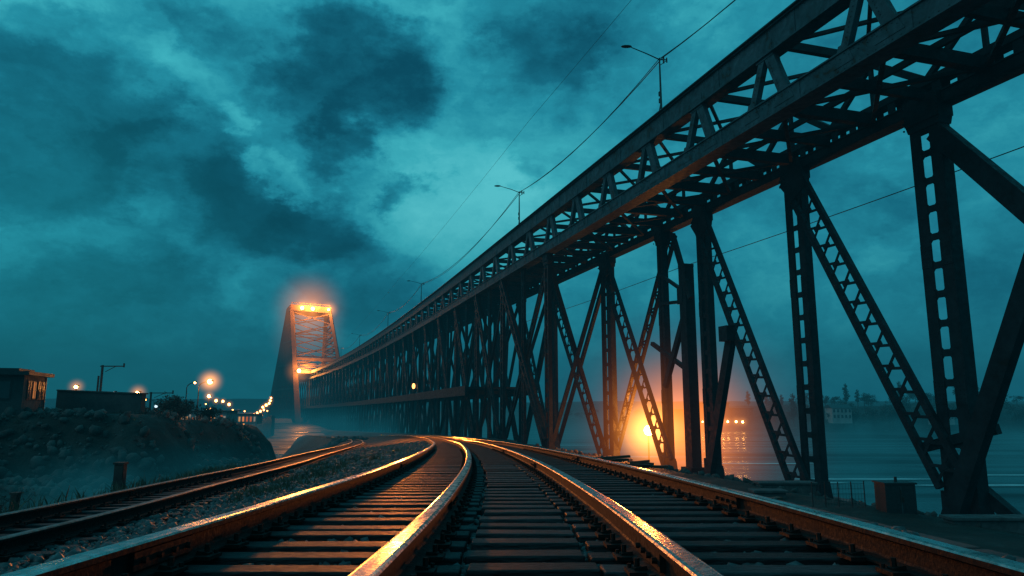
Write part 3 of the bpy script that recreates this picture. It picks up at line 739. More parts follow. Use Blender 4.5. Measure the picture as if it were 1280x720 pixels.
# work lamp glowing among the braces, half way along
wl = empty("work_lamp", tuple(B(222, UN - .9, 3.0)), "small amber work lamp glowing on the lower deck among the bridge braces", "lamp")
mb = MB(); c = B(222, UN - .9, 2.2); mb.beam(c, c + V((0, 0, 2.2)), .2, .2, N); mb.build("post", DARKM, wl)
mb = MB(); mb.ball(c + V((0, 0, 2.9)), .5, 8, 6, 0, (1, 1, 1.8)); mb.build("lamp_glass", emis("amber_lamp", (1, .36, .09), 5), wl)

# ------------------------------------------------------------------ lamps standing on the bridge and the wires they carry
LS = [64.0, 115.6, 218.5, 295, 400, 500]
LS0 = 18.0
heads = []
wh = ['nearest street lamp on the bridge top, its arm reaching left over the girder', 'second street lamp along the bridge top, next after the nearest', 'third street lamp along the bridge top, small against the sky',
      'fourth street lamp along the bridge top, left of the third', 'fifth street lamp along the bridge top, thin and hazy', 'last tiny street lamp on the bridge top, closest to the lit tower']
for i, s_ in enumerate(LS):
    base = B(s_, UN + .3, 31.0)
    r = empty("street_lamp", tuple(base), wh[i], "street lamp", "street lamps on top of the bridge")
    mb = MB(); H = 6.6; z = lambda h: base + V((0, 0, h))
    mb.tube([z(0), z(H * .5), z(H)], [.13, .11, .08], 8)
    mb.beam(z(0), z(.35), .5, .5, N)
    for h_ in (1.4, 2.2): mb.beam(z(h_) + D * .16, z(h_ + .5) + D * .16, .28, .24, N)
    mb.tube([z(.2) + D * .7, z(1.3) + D * .1], .05, 5)
    mb.build("mast", DARKM, r)
    mb = MB(); a0 = z(H - .2); tip = a0 - N * 3.6 + V((0, 0, .75)) - D * .3
    mb.tube([a0, a0 - N * 1.5 + V((0, 0, .45)), tip], [.07, .06, .05], 6)
    mb.tube([a0, a0 + N * .9 + V((0, 0, .12))], .06, 6); mb.tube([z(H - .9), a0 + N * .85], .04, 5)
    mb.tube([a0 + N * .5 - V((0, 0, .35)), a0 + N * .5 + V((0, 0, .45))], .10, 6); mb.tube([a0 + N * .9 - V((0, 0, .2)), a0 + N * .9 + V((0, 0, .35))], .08, 6)
    mb.build("arm", DARKM, r)
    mb = MB(); q = tip - N * .55; mb.ball(q, .62, 10, 6, 0, (1, .45, .22)); mb.build("lamp_head", DARKM, r, True)
    heads.append(a0)
def wire(name, pts, r, label, sag=.03, grp=None):
    mb = MB(); P2 = []
    for a, b_ in zip(pts, pts[1:]):
        a = V(a); b_ = V(b_); L = (b_ - a).length
        for k in range(10):
            f = k / 10; P2.append(a.lerp(b_, f) - V((0, 0, 4 * sag * L * f * (1 - f))))
    P2.append(V(pts[-1])); mb.tube(P2, r, 5)
    tag(mb.build(name, DARKM), label, "wire", grp)
h0 = [B(-30, UN + .3, 37.8), B(18, UN + .3, 37.5)] + heads
wire("overhead_wire", [p + N * .4 + V((0, 0, .3)) for p in h0], .055, "upper of the two wires strung between the bridge lamps", .028)
wire("overhead_wire", [p - N * .1 + V((0, 0, .0)) for p in h0], .045, "lower of the two wires strung between the bridge lamps", .033)
wire("overhead_wire", [B(s_, 60.2, 22.3 + .0 * s_) for s_ in (-20, 40, 100, 180, 300)], .055, "thin wire crossing the sky behind the tall bridge columns", .004)
wire("overhead_wire", [B(s_, 20, 26.7) for s_ in (-30, 60, 150, 300)], .014, "faint thin wire high in the open sky left of the bridge", .004)

# ------------------------------------------------------------------ the lit tower
TW = empty("bridge_tower", (-212, 715, -20), "tall tapering lattice tower at the bridge end, its top ablaze with orange floodlights", "tower")
FL0, FL1 = V((-211, 700, -22)), V((-223.4, 700, 97)); FR0, FR1 = V((-160, 700, -22)), V((-185.1, 700, 94))
BL0, BL1 = V((-253, 735, -24)), V((-238, 735, 98)); BR0, BR1 = V((-200, 740, -22)), V((-199, 740, 94))
for a, b_, w_ in ((FL0, FL1, 4.5), (FR0, FR1, 4.0), (BL0, BL1, 4.5), (BR0, BR1, 4.5)):
    mb = MB(); mb.beam(a, b_, w_, w_, (0, 1, 0), w2=w_ * .7, h2=w_ * .7)
    mb.build("leg", TOWER, TW)
lp = lambda a, b_, f: a.lerp(b_, f)
def face(A0, A1, C0, C1, f0, f1, k, w_, name="lattice"):
    mb = MB()
    for i in range(k):
        fa = f0 + (f1 - f0) * i / k; fb_ = f0 + (f1 - f0) * (i + 1) / k
        mb.beam(lp(A0, A1, fa), lp(C0, C1, fb_), w_, w_); mb.beam(lp(C0, C1, fa), lp(A0, A1, fb_), w_, w_)
        if i % 2 == 0: mb.beam(lp(A0, A1, fa), lp(C0, C1, fa), w_, w_ * 1.3)
    return mb.build(name, TOWER, TW)
face(FL0, FL1, FR0, FR1, .57, .95, 4, .9); face(BL0, BL1, BR0, BR1, .40, .95, 6, .8)
face(FR0, FR1, BR0, BR1, .55, .95, 9, 1.1); face(FL0, FL1, FR0, FR1, .44, .55, 4, .6)
# slatted side face
mb = MB()
for i in range(15):
    f = (i + .5) / 15; a = lp(BL0, FL0, f); b_ = lp(BL1, FL1, f); mb.beam(lp(a, b_, .04), lp(a, b_, .97), 1.9, 1.2, (1, 0, 0), w2=.9)
for f in (.04, .12, .3, .5, .7, .85, .97): mb.beam(lp(BL0, BL1, f), lp(FL0, FL1, f), 1.6, 1.6)
mb.build("side_lattice", TOWER, TW)
mb = MB()
top = lambda f, g, z: lp(lp(FL1, FR1, f), lp(BL1, BR1, f), g) + V((0, 0, z))
mb.hexa([top(-.04, -.05, -5), top(1.04, -.05, -5), top(1.04, 1, -5), top(-.04, 1, -5), top(-.04, -.05, 1), top(1.04, -.05, 1), top(1.04, 1, 1), top(-.04, 1, 1)])
mb.build("head_beam", TOWER, TW)
mb = MB()
for f in (.0, .25, .5, .75, 1.0): mb.beam(top(f, 0, 1), top(f, 0, 3.2), .5, .5)
mb.beam(top(-.02, 0, 3.2), top(1.02, 0, 3.2), .4, .4)
mb.build("parapet", TOWER, TW)
for f in (.55, .44): mb = MB(); mb.beam(lp(FL0, FL1, f), lp(FR0, FR1, f), 2.6, 2.6); mb.build("portal_beam", TOWER, TW)
for c, sx_ in (((-185, 715, -24), 1), ((-232, 722, -24), 1)):
    mb = MB(); x, y, z = c; mb.hexa([(x - 17, y - 26, z), (x + 17, y - 26, z), (x + 17, y + 30, z), (x - 17, y + 30, z), (x - 14, y - 22, z + 8), (x + 14, y - 22, z + 8), (x + 14, y + 26, z + 8), (x - 14, y + 26, z + 8)])
    mb.build("stone_pier", CONC, TW)

halo_mats = {}
def halo(c, rad, A, p, parent, col=ORANGE):  # lamp glow painted as a self-emitting sphere; nothing scatters light in it
    key = (A, p, col)
    if key not in halo_mats:
        m = bpy.data.materials.new("painted_glow"); t_, n_, l_ = nt(m)
        o_ = n_.new('ShaderNodeOutputMaterial'); e = n_.new('ShaderNodeEmission'); tcn = n_.new('ShaderNodeTexCoord')
        ln = n_.new('ShaderNodeVectorMath'); ln.operation = 'LENGTH'; l_.new(tcn.outputs['Object'], ln.inputs[0])
        s1 = n_.new('ShaderNodeMath'); s1.operation = 'SUBTRACT'; s1.use_clamp = True; s1.inputs[0].default_value = 1; l_.new(ln.outputs['Value'], s1.inputs[1])
        s2 = n_.new('ShaderNodeMath'); s2.operation = 'POWER'; l_.new(s1.outputs[0], s2.inputs[0]); s2.inputs[1].default_value = p
        s3 = n_.new('ShaderNodeMath'); s3.operation = 'MULTIPLY'; l_.new(s2.outputs[0], s3.inputs[0]); s3.inputs[1].default_value = A
        e.inputs[0].default_value = (*col, 1); l_.new(s3.outputs[0], e.inputs[1]); l_.new(e.outputs[0], o_.inputs['Volume'])
        halo_mats[key] = m
    mb = MB(); mb.ball((0, 0, 0), 1.0, 24, 14)
    o = mb.build("painted_glow", halo_mats[key]); o.scale = (rad,) * 3
    if parent is not None:
        off = V((0, 0, 0)); q = parent
        while q is not None: off = off + q.location; q = q.parent
        o.parent = parent; o.location = V(c) - off
    else: o.location = c
    o.name = "painted_glow"; return o
def point(name, c, e, col=ORANGE, r=.4):
    d_ = bpy.data.lights.new(name, 'POINT'); d_.energy = e; d_.color = col; d_.shadow_soft_size = r
    o = bpy.data.objects.new(name, d_); o.location = c; COL.objects.link(o); return o
for f, z_ in ((.27, -2.2), (.55, -2.2), (.97, -2)):
    p = top(f, -.12, z_)
    mb = MB(); mb.beam(p + V((0, 2.6, 0)), p, 1.0, 1.0); fl = mb.build("floodlight", DARKM, TW)
    mb = MB(); mb.ball(p + V((0, -.6, 0)), 1.7 if f < .9 else 1.1, 12, 8); mb.build("lamp_glass", L_OR, fl)
    halo(p, 13, .30, 3, fl); point("floodlight_light", p + V((0, -6, 3)), 2.0e5, ORANGE, 3)
fl = None
p = V((-212, 697, 31)); mb = MB(); mb.beam(p + V((-3, 0, 0)), p, 1.0, 1.0); fl = mb.build("floodlight", DARKM, TW)
mb = MB(); mb.ball(p, 1.8, 12, 8); mb.build("lamp_glass", L_OR, fl); halo(p, 18, .12, 3, fl); point("floodlight_light", p + V((5, -5, 0)), 2.2e5, ORANGE, 3)
halo(top(.5, .3, 1), 46, .045, 2.8, TW, (1, .26, .02))
halo(top(.5, .3, -28), 42, .006, 1.6, TW, (1, .24, .02))
# spot added near the tower top to streak the rails orange
sl = bpy.data.lights.new("rail_streak_spot", 'SPOT'); sl.energy = 1.5e6; sl.color = (1, .27, .035); sl.spot_size = R(5.6); sl.spot_blend = .6; sl.shadow_soft_size = 14
slo = bpy.data.objects.new("rail_streak_spot", sl); COL.objects.link(slo); slo.location = (-204, 690, 98)
slo.rotation_euler = (V((-7, 16, -1)) - slo.location).to_track_quat('-Z', 'Y').to_euler()

# ------------------------------------------------------------------ river lamp behind the columns
RL = V((20.8, 108, -4.2))
gz = float(terrain(RL.x, RL.y))
r = empty("flood_lamp", (RL.x, RL.y, gz), "glaring orange lamp low among the bridge columns beside the right-hand rails", "lamp")
mb = MB(); mb.tube([(RL.x, RL.y + .4, gz - .2), (RL.x, RL.y + .4, RL.z + .6)], [.14, .10], 8); mb.beam((RL.x, RL.y + .4, gz - .1), (RL.x, RL.y + .4, gz + .4), .6, .6); mb.build("post", DARKM, r)
mb = MB(); mb.beam((RL.x - .6, RL.y + .25, RL.z), (RL.x + .6, RL.y + .25, RL.z), .3, .9); mb.build("lamp_housing", DARKM, r)
mb = MB(); mb.ball(RL + V((0, -.1, 0)), .75, 14, 10); mb.build("lamp_glass", L_OR, r, True)
halo(RL, 6.5, .85, 2.4, r, (1, .42, .08)); halo(RL + V((2.6, -9, .4)), 16, .24, 3.2, r, (1, .23, .012)); halo(RL + V((3, -8, -1)), 22, .010, 2.0, r, (1, .16, .02))  # wider painted glows shifted forward to wash the columns orange
point("flood_light", RL + V((0, -1.5, 0)), 1.5e4, (1, .30, .045), 1.0)
sp3 = bpy.data.lights.new("rail_glint_spot", 'SPOT'); sp3.energy = 3.3e5; sp3.color = (1, .24, .03); sp3.spot_size = R(9); sp3.spot_blend = .7; sp3.shadow_soft_size = 1.2  # added spot, not the work lamp's own, for orange glints on rails
sp3o = bpy.data.objects.new("rail_glint_spot", sp3); COL.objects.link(sp3o); sp3o.location = B(222, UN - 4.5, 5.0); sp3o.rotation_euler = (V((0, 14, -1.2)) - sp3o.location).to_track_quat('-Z', 'Y').to_euler()
sp2 = bpy.data.lights.new("rail_helper_spot", 'SPOT'); sp2.energy = 5e4; sp2.color = (1, .22, .03); sp2.spot_size = R(26); sp2.spot_blend = .9; sp2.shadow_soft_size = .8  # another added spot beside the low lamp, turning the rails orange
sp2o = bpy.data.objects.new("rail_helper_spot", sp2); COL.objects.link(sp2o); sp2o.location = RL + V((-1.2, -2, 1.2)); sp2o.rotation_euler = (V((-.5, 32, -1.9)) - sp2o.location).to_track_quat('-Z', 'Y').to_euler()
point("flood_fill_light", B(90, UN + 5, -4.0), 1.8e3, (1, .16, .02), 1.5)  # unseen fill added to redden the column feet

# ------------------------------------------------------------------ left bank
def ground_at(x, y): return float(terrain(np.array([x]), np.array([y]))[0])
SX, SY = -53.2, 76.5
sh = empty("signal_house", (SX, SY, -1.6), "small dark signal house with wide flat roof and one lit window at the left edge", "house")
sh.rotation_euler = (0, 0, R(19))
def lb_box(mb, x0, x1, y0, y1, z0, z1): mb.box(SX + x0, SX + x1, SY + y0, SY + y1, z0, z1)
mb = MB(); lb_box(mb, -18, 0, 0, 8, -2.8, 2.95); wo_ = mb.build("wall", CONCD, sh)
mb = MB(); mb.hexa([(SX + x, SY + y, z) for z, k in ((2.95, 0), (3.35, 1)) for x, y in ((-19, -1), (.7, -1), (.7, 8.5), (-19, 8.5))]); lb_box(mb, -17, -1, 1.5, 7, 3.35, 3.75); mb.build("roof", DARKM, sh)
for a, b_, lit in ((1.3, 2.5, 0), (3.2, 4.1, 1), (4.9, 5.9, 0), (6.4, 7.3, 0)):
    mb = MB(); lb_box(mb, .01, .09, a - .12, b_ + .12, .3, 2.4); wf_ = mb.build("window", DARKM, sh)
    mb = MB(); lb_box(mb, .10, .12, a, b_, .45, 2.25); mb.build("pane", L_WIN if lit else GLASS, wf_)
    mb = MB(); lb_box(mb, .13, .16, a, b_, 1.3, 1.38); lb_box(mb, .13, .16, (a + b_) / 2 - .04, (a + b_) / 2 + .04, .45, 2.25); mb.build("glazing_bar", DARKM, wf_)
for a, b_ in ((-3.4, -1.2), (-6.8, -4.6)):
    mb = MB(); lb_box(mb, a - .12, b_ + .12, -.09, -.01, .3, 2.4); wf_ = mb.build("window", DARKM, sh)
    mb = MB(); lb_box(mb, a, b_, -.12, -.10, .45, 2.25); mb.build("pane", GLASS, wf_)
mb = MB(); lb_box(mb, .02, .14, 7.7, 7.85, -1.6, 2.9); mb.build("drain_pipe", DARKM, sh)
mb = MB(); lb_box(mb, -18.5, .5, -.6, 8.3, -2.1, -1.75); mb.build("ledge", CONCD, sh)
mb = MB(); mb.hexa([(-55.6, 86, -4.2), (-45.2, 86, -4.2), (-45.2, 87, -4.2), (-55.6, 87, -4.2), (-55.6, 86, 1.4), (-45.2, 86, 1.0), (-45.2, 87, 1.0), (-55.6, 87, 1.4)])
o = mb.build("retaining_wall", CONCD); tag(o, "long plain dark wall running right from the signal house along the cliff top", "wall")
mb = MB(); mb.beam((-55.6, 86.5, 1.48), (-45.0, 86.5, 1.06), 1.3, .16); mb.build("coping", CONCD, o)
mb = MB(); mb.box(-42.8, -42.2, 74, 74.5, 0, 0) if False else None

def street_lamp(x, y, ztop, lx, col, label, group, rg=.32, hal=None, curved=True, z0=None, en=0, pr=.12, halA=.35):
    z0 = ground_at(x, y) - .1 if z0 is None else z0
    r = empty("street_lamp", (x, y, z0), label, "street lamp", group)
    mb = MB(); tip = V((x + lx, y, ztop))
    if curved and abs(lx) > .3:
        k = 8; pts = [(x, y, z0), (x, y, ztop - 1.2)] + [(x + lx * (1 - math.cos(math.pi / 2 * i / k)), y, ztop - 1.2 + 1.2 * math.sin(math.pi / 2 * i / k)) for i in range(1, k + 1)]
        mb.tube(pts, [pr * 1.3] + [pr * .8] * (k + 1), 7)
    else: mb.tube([(x, y, z0), (x, y, ztop)], [pr * 1.3, pr * .8], 7)
    mb.build("mast", DARKM, r)
    mb = MB(); mb.ball(tip + V((.15, 0, .12)), rg * 1.5, 8, 5, 0, (1, .6, .3)); mb.build("lamp_head", DARKM, r)
    mb = MB(); mb.ball(tip - V((0, .05, .05)), rg, 10, 7); mb.build("lamp_glass", col, r)
    if hal: halo(tip, hal, halA, 3, r, (1, .34, .07))
    if en: point("street_light", tip - V((0, .8, .4)), en)
    return r
gp = "street lamps on the left bank"
street_lamp(-69.4, 150, 4.2, 1.7, L_OR2, "curved street lamp on the left bank, left one of the tall bright pair", gp, .22, None)
street_lamp(-69.5, 156, 4.6, 2.4, L_OR, "tall curved street lamp on the left bank with the brightest orange glow", gp, .5, 3.6, en=3000, halA=1.3)
street_lamp(-55.8, 90, 2.0, 0, L_OR, "short street lamp glowing orange above the long dark wall", gp, .2, 1.4, False, en=120, halA=1.2)
street_lamp(-49.6, 95, 1.3, -.9, L_OR, "street lamp glowing orange at the right end of the long dark wall", gp, .25, 1.6, en=300, halA=1.2)
street_lamp(-50.6, 97, .4, 0, L_OR2, "small dim lamp just under the orange one at the wall's right end", gp, .25, None, False)
street_lamp(-47.2, 96, -2.6, 0, L_RED, "tiny red lamp low at the foot of the wall's right end", gp, .16, None, False)
street_lamp(-50.4, 100, -.5, 0, L_WH, "small white lamp right of the long wall, below the orange one", gp, .2, None, False)
street_lamp(-52, 92, 1.3, 0, L_WH, "small white lamp peeping over the middle of the long wall", gp, .16, None, False)
street_lamp(-86, 200, 1.8, 0, L_OR, "slim lamp post with a round orange globe, right of the tall bright pair", gp, .4, 2.2, False, en=1200, halA=.8)
for i in range(5):
    pass
def gantry(x, y, zt_, arm, label, h2=None):
    z0 = ground_at(x, y) - .1; r = empty("catenary_mast", (x, y, z0), label, "mast", "catenary masts on the left bank")
    mb = MB(); mb.beam((x, y, z0), (x, y, zt_), .22, .22); 
    if h2: mb.beam((x - 1.0, y + 1, z0), (x - 1.0, y + 1, zt_ - h2), .18, .18)
    mb.build("post", DARKM, r)
    mb = MB(); mb.beam((x - .3, y, zt_ - .15), (x + arm, y, zt_ - .15), .14, .14); mb.beam((x + arm * .15, y, zt_ - .9), (x + arm * .6, y, zt_ - .2), .07, .07); mb.beam((x + arm, y, zt_ - .3), (x + arm, y, zt_ + .25), .16, .16)
    mb.build("arm", DARKM, r)
gantry(-55.6, 95, 5.0, 2.9, "catenary mast with a short arm standing behind the long dark wall", 1.4)
gantry(-56.4, 110, 1.6, 3.4, "low catenary mast with a long flat arm beside the bare bush")
# lit market like building far on the left bank
lb_ = empty("riverside_building", (-114, 262, -8), "low riverside building with a row of glowing orange windows behind the tall lamps", "building")
mb = MB(); mb.box(-124, -104, 258, 268, -9, -3.4); mb.build("wall", PALE, lb_)
mb = MB(); mb.box(-125, -103, 257, 269, -3.4, -2.9); mb.build("roof", DARKM, lb_)
WG = [emis("warm_window_%d" % i, c_, s2_) for i, (c_, s2_) in enumerate((((1, .28, .07), .9), ((1, .45, .16), .7), ((1, .2, .05), .5), ((.7, .6, .5), .35)))]
rw = random.Random(8)
for i in range(17):
    x = -123.3 + i * 1.13; mb = MB(); h_ = rw.uniform(1.6, 3.2); mb.box(x, x + rw.uniform(.4, .85), 257.85, 257.97, -7.4, -7.4 + h_); mb.build("window", WG[rw.randrange(4)], lb_)
lb2 = empty("riverside_shed", (-98, 300, -9), "smaller pale shed with dim windows right of the glowing riverside building", "building")
mb = MB(); mb.box(-118, -108, 300, 306, -9, -5.2); mb.build("wall", PALE, lb2)
mb = MB(); mb.box(-118.5, -107.5, 299.5, 306.5, -5.2, -4.8); mb.build("roof", DARKM, lb2)
for i in range(6):
    x = -117.4 + i * 1.6; mb = MB(); mb.box(x, x + .7, 299.8, 299.95, -8, -6); mb.build("window", WG[rw.randrange(4)], lb2)
# promenade lamps climbing towards the tower
PL = [(-176.3, 1.0, 1.0), (-173, .6, .9), (-170, -1.2, 1.0), (-166, -4.6, .6), (-163.4, -5.0, .5), (-161.4, -7.4, .6), (-159.8, -7.8, .6), (-158.2, -7.5, .7), (-156.8, -7.8, .5), (-155.4, -7.2, .7), (-154, -7.0, .6), (-152.7, -6.6, .7), (-151.4, -6.0, .6), (-150.2, -5.2, .8), (-149, -4.4, .7), (-148.2, -2.8, .8), (-147, -1.6, .9), (-146, -.6, .8), (-148.6, -7.4, .5), (-152, -10.5, .4), (-156, -11.5, .4), (-159, -12.6, .45), (-163, -13, .4), (-165.2, -9.4, .5), (-168, -10.2, .4), (-144.6, 1.0, .8), (-162.5, -9, .35), (-179.5, -3.5, .5), (-182.5, -4.2, .45), (-184, -1, .4), (-171.2, -6.5, .45), (-174.6, -5.8, .5), (-177.6, -6.2, .4), (-158.9, -5.2, .45), (-151.8, -8.6, .4), (-146.8, -5, .4), (-143.6, 2.6, .6), (-149.6, -8.8, .35)]
pm = None
for i, (x, z_, s_) in enumerate(PL):
    if pm is None:
        pm = empty("promenade_lamp", (0, 0, 0), "distant orange promenade lamp in the string of lights climbing toward the lit tower", "street lamp", "promenade lamps in the distant string")
        mb = MB(); mb.tube([(0, .3, -7), (0, .3, 0)], .12, 5); mb.build("mast", DARKM, pm)
        mb = MB(); mb.ball((0, 0, 0), .62, 8, 6); mb.build("lamp_glass", L_OR2, pm); halo((0, 0, 0), 2.6, .35, 3, pm, (1, .34, .07)); o = pm
    else: o = copy_tree(pm)
    o.location = (x, 420 + (i % 3) * 2, z_); o.scale = (s_ * 1.35,) * 3
    o['label'] = "distant orange promenade lamp in the string of lights climbing toward the lit tower"
# causeway the promenade runs on
mb = MB()
pts = [(-200, 430, -5), (-178, 428, -6.5), (-168, 427, -9), (-160, 427, -11), (-152, 428, -10), (-146, 430, -8)]
for (x0, y0, z0), (x1, y1, z1) in zip(pts, pts[1:]):
    mb.hexa([(x0, y0, -22), (x1, y1, -22), (x1, y1 + 6, -22), (x0, y0 + 6, -22), (x0, y0, z0), (x1, y1, z1), (x1, y1 + 6, z1), (x0, y0 + 6, z0)])
tag(mb.build("quay", CONC), kind='structure')

# ------------------------------------------------------------------ vegetation
def leaf_blob(mb, c, r, k, size, rnd, sc=(1, 1, .8)):
    c = V(c)
    for _ in range(k):
        a = rnd.uniform(0, 6.28); z = rnd.uniform(-1, 1); q = r * rnd.random()**.45
        s2 = math.sqrt(1 - z * z); p = c + V((s2 * math.cos(a) * sc[0], s2 * math.sin(a) * sc[1], z * sc[2])) * q
        d1 = V((rnd.gauss(0, 1), rnd.gauss(0, 1), rnd.gauss(0, 1))).normalized(); d2 = d1.cross(V((rnd.gauss(0, 1), rnd.gauss(0, 1), rnd.gauss(0, 1)))).normalized()
        e = size * rnd.uniform(.6, 1.3)
        mb.add([p - d1 * e, p - d2 * e * .5, p + d1 * e, p + d2 * e * .5], [(0, 1, 2, 3)])
def make_tree(kind, seed):
    rnd = random.Random(seed); H = (9, 8, 15)[kind]
    r = empty("broadleaf_tree" if kind < 2 else "poplar_tree", (0, 0, 0), "x", "tree")
    mb = MB(); mb.tube([(0, 0, -1), (.1, 0, H * .3), (0, .1, H * .7)], [.35, .25, .08], 6)
    for i in range(6):
        a = rnd.uniform(0, 6.28); h_ = H * rnd.uniform(.3, .6); mb.tube([(0, 0, h_), (math.cos(a) * 2.2, math.sin(a) * 2.2, h_ + 2)], [.14, .04], 5)
    mb.build("trunk", BARK, r)
    mb = MB()
    for i in range(16):
        if kind == 2: c = (rnd.gauss(0, .6), rnd.gauss(0, .6), H * rnd.uniform(.25, .98)); q = 1.3
        else: c = (rnd.gauss(0, 2.4 + kind), rnd.gauss(0, 2.2), H * rnd.uniform(.45, .95)); q = rnd.uniform(1.2, 2.3)
        leaf_blob(mb, c, q, 60, .38, rnd)
    mb.build("crown", LEAF, r)
    return r
TR = [make_tree(0, 1), make_tree(1, 2), make_tree(2, 3)]
used = [0, 0, 0]
rt = random.Random(12)
names = {0: "rounded dark tree", 1: "broad low dark tree", 2: "slim pointed tree"}
spots = []
for i in range(34):
    x = 196 + i * 6.2 + rt.uniform(-2, 2); y = 530 + rt.uniform(-12, 14); spots.append((x, y, 2 if i in (3, 4) else rt.choice((0, 0, 1)), rt.uniform(1.2, 1.75)))
for i in range(12): spots.append((30 + i * 11 + rt.uniform(-3, 3), 545 + rt.uniform(-8, 10), rt.choice((0, 1)), rt.uniform(.6, .9)))
for i in range(30): spots.append((205 + i * 7.5 + rt.uniform(-3, 3), 600 + rt.uniform(-18, 18), rt.choice((0, 0, 1, 2)), rt.uniform(.9, 1.5)))
for i, (x, y, k, s_) in enumerate(spots):
    o = TR[k] if not used[k] else copy_tree(TR[k]); used[k] = 1
    z_ = ground_at(x, y); o.location = (x, y, z_); o.rotation_euler = (0, 0, rt.uniform(0, 6)); o.scale = (s_,) * 3
    o['label'] = names[k] + (" in the hazy tree line on the right far bank" if i < 34 else " in the faint far bank tree line seen through the bridge columns" if i < 46 else " on the misty hill behind the right far bank"); o['group'] = "%ss on the %s far bank" % (names[k], "right" if i < 34 else "middle" if i < 46 else "upper")
def bush(x, y, r_, h_, k, label, name="bare_bush", sz=.10, zoff=0):
    rnd = random.Random(int(x * 7 + y)); z0 = ground_at(x, y) - .1 + zoff
    r = empty(name, (x, y, z0), label, "bush")
    mb = MB(); tips = []
    for i in range(int(26 + k / 40)):
        a = rnd.uniform(0, 6.28); q = rnd.uniform(.1, 1) * r_; hh = h_ * rnd.uniform(.55, 1.05) * (1 - .35 * (q / r_)**2)
        p1 = V((x + math.cos(a) * q * .35, y + math.sin(a) * q * .35, z0 + hh * .5)); p2 = V((x + math.cos(a) * q, y + math.sin(a) * q, z0 + hh))
        mb.tube([(x + math.cos(a) * .15, y, z0), p1, p2], [.02 * h_, .010 * h_, .004 * h_], 4); tips += [p1, p2, (p1 + p2) / 2]
        for _ in range(4):
            b0 = p1.lerp(p2, rnd.random()); b1 = b0 + V((rnd.gauss(0, .14), rnd.gauss(0, .14), rnd.uniform(.1, .3))) * h_; mb.tube([b0, b1], [.006 * h_, .003 * h_], 3); tips.append(b1)
    mb.build("stems", BARK, r)
    mb = MB()
    for _ in range(k): leaf_blob(mb, rnd.choice(tips), .12 * h_, 2, sz, rnd)
    mb.build("foliage", LEAF, r)
bush(-51.5, 108, 3.6, 3.4, 2200, "rounded dark bush on the cliff top left of the tall bright lamps", "round_bush", .16)
bush(-48.6, 113, 2.2, 2.2, 900, "smaller dark bush on the cliff edge right of the rounded one", "round_bush", .14)
bush(-54.6, 104, 1.8, 2.0, 700, "low scruffy bush between the long wall and the rounded bush", "round_bush", .12)
bush(-10.4, 14.2, .85, 1.0, 350, "low leafless bush in the mist beyond the side track, by the leaning post", "bare_bush", .018)
bush(-45.3, 90, 1.8, 1.9, 600, "dark bush clinging to the cliff under the wall's right end", "round_bush", .12, -1)
# scrub on the cliff and plateau edge
mb = MB(); rg = random.Random(9); k_ = 0
while k_ < 520:
    X = rg.uniform(-75, -34); Y = rg.uniform(64, 135)
    if mnoise.noise(V((X * .12, Y * .12, 7))) < -.05: continue
    z = ground_at(X, Y)
    if z < -7.6: continue
    k_ += 1; h_ = rg.uniform(.3, .75)
    for _ in range(5): mb.tube([(X, Y, z - .1), (X + rg.gauss(0, .3) * h_, Y + rg.gauss(0, .3) * h_, z + h_ * rg.uniform(.8, 1.7))], [.02, .008], 3)
    leaf_blob(mb, (X, Y, z + h_ * .5), h_ * .8, 26, .09, rg, (1.3, 1.3, .8))
tag(mb.build("scrub", LEAF), "low dark scrub growing over the cliff on the left bank", "scrub", kind='stuff')
# grass between the tracks
mb = MB(); rg = random.Random(4)
def blades(nn, y0, y1, f0, f1, h0_, h1_, cl=.35):
    for _ in range(nn):
        Y = rg.uniform(y0, y1); X = f0(Y) + (f1(Y) - f0(Y)) * rg.random()
        if mnoise.noise(V((X * .7, Y * .4, 3))) < cl - .3: continue
        z = ground_at(X, Y) - .01
        for k in range(5):
            x = X + rg.gauss(0, .05); y = Y + rg.gauss(0, .05); h_ = rg.uniform(h0_, h1_); lx = rg.gauss(0, .35) * h_; ly = rg.gauss(0, .35) * h_; w_ = .004 + .0006 * Y
            mb.add([(x - w_, y, z), (x + w_, y, z), (x + lx * .4 + w_ * .6, y + ly * .4, z + h_ * .6), (x + lx, y + ly, z + h_), (x + lx * .4 - w_ * .6, y + ly * .4, z + h_ * .6)], [(0, 1, 2, 3, 4)])
blades(700, 12, 34, lambda Y: float(cL(Y)) + 1.2, lambda Y: float(cM(Y)) - 3.6, .10, .30)
blades(260, 10, 30, lambda Y: float(cL(Y)) - 2.6, lambda Y: float(cL(Y)) - 1.4, .15, .45, .2)
blades(160, 16, 40, lambda Y: float(cM(Y)) + 3.4, lambda Y: float(cM(Y)) + 5.4, .1, .3, .4)
tag(mb.build("grass", GRASSM), "dry thin grass sprouting from the ballast beside the side track", "grass", kind='stuff')

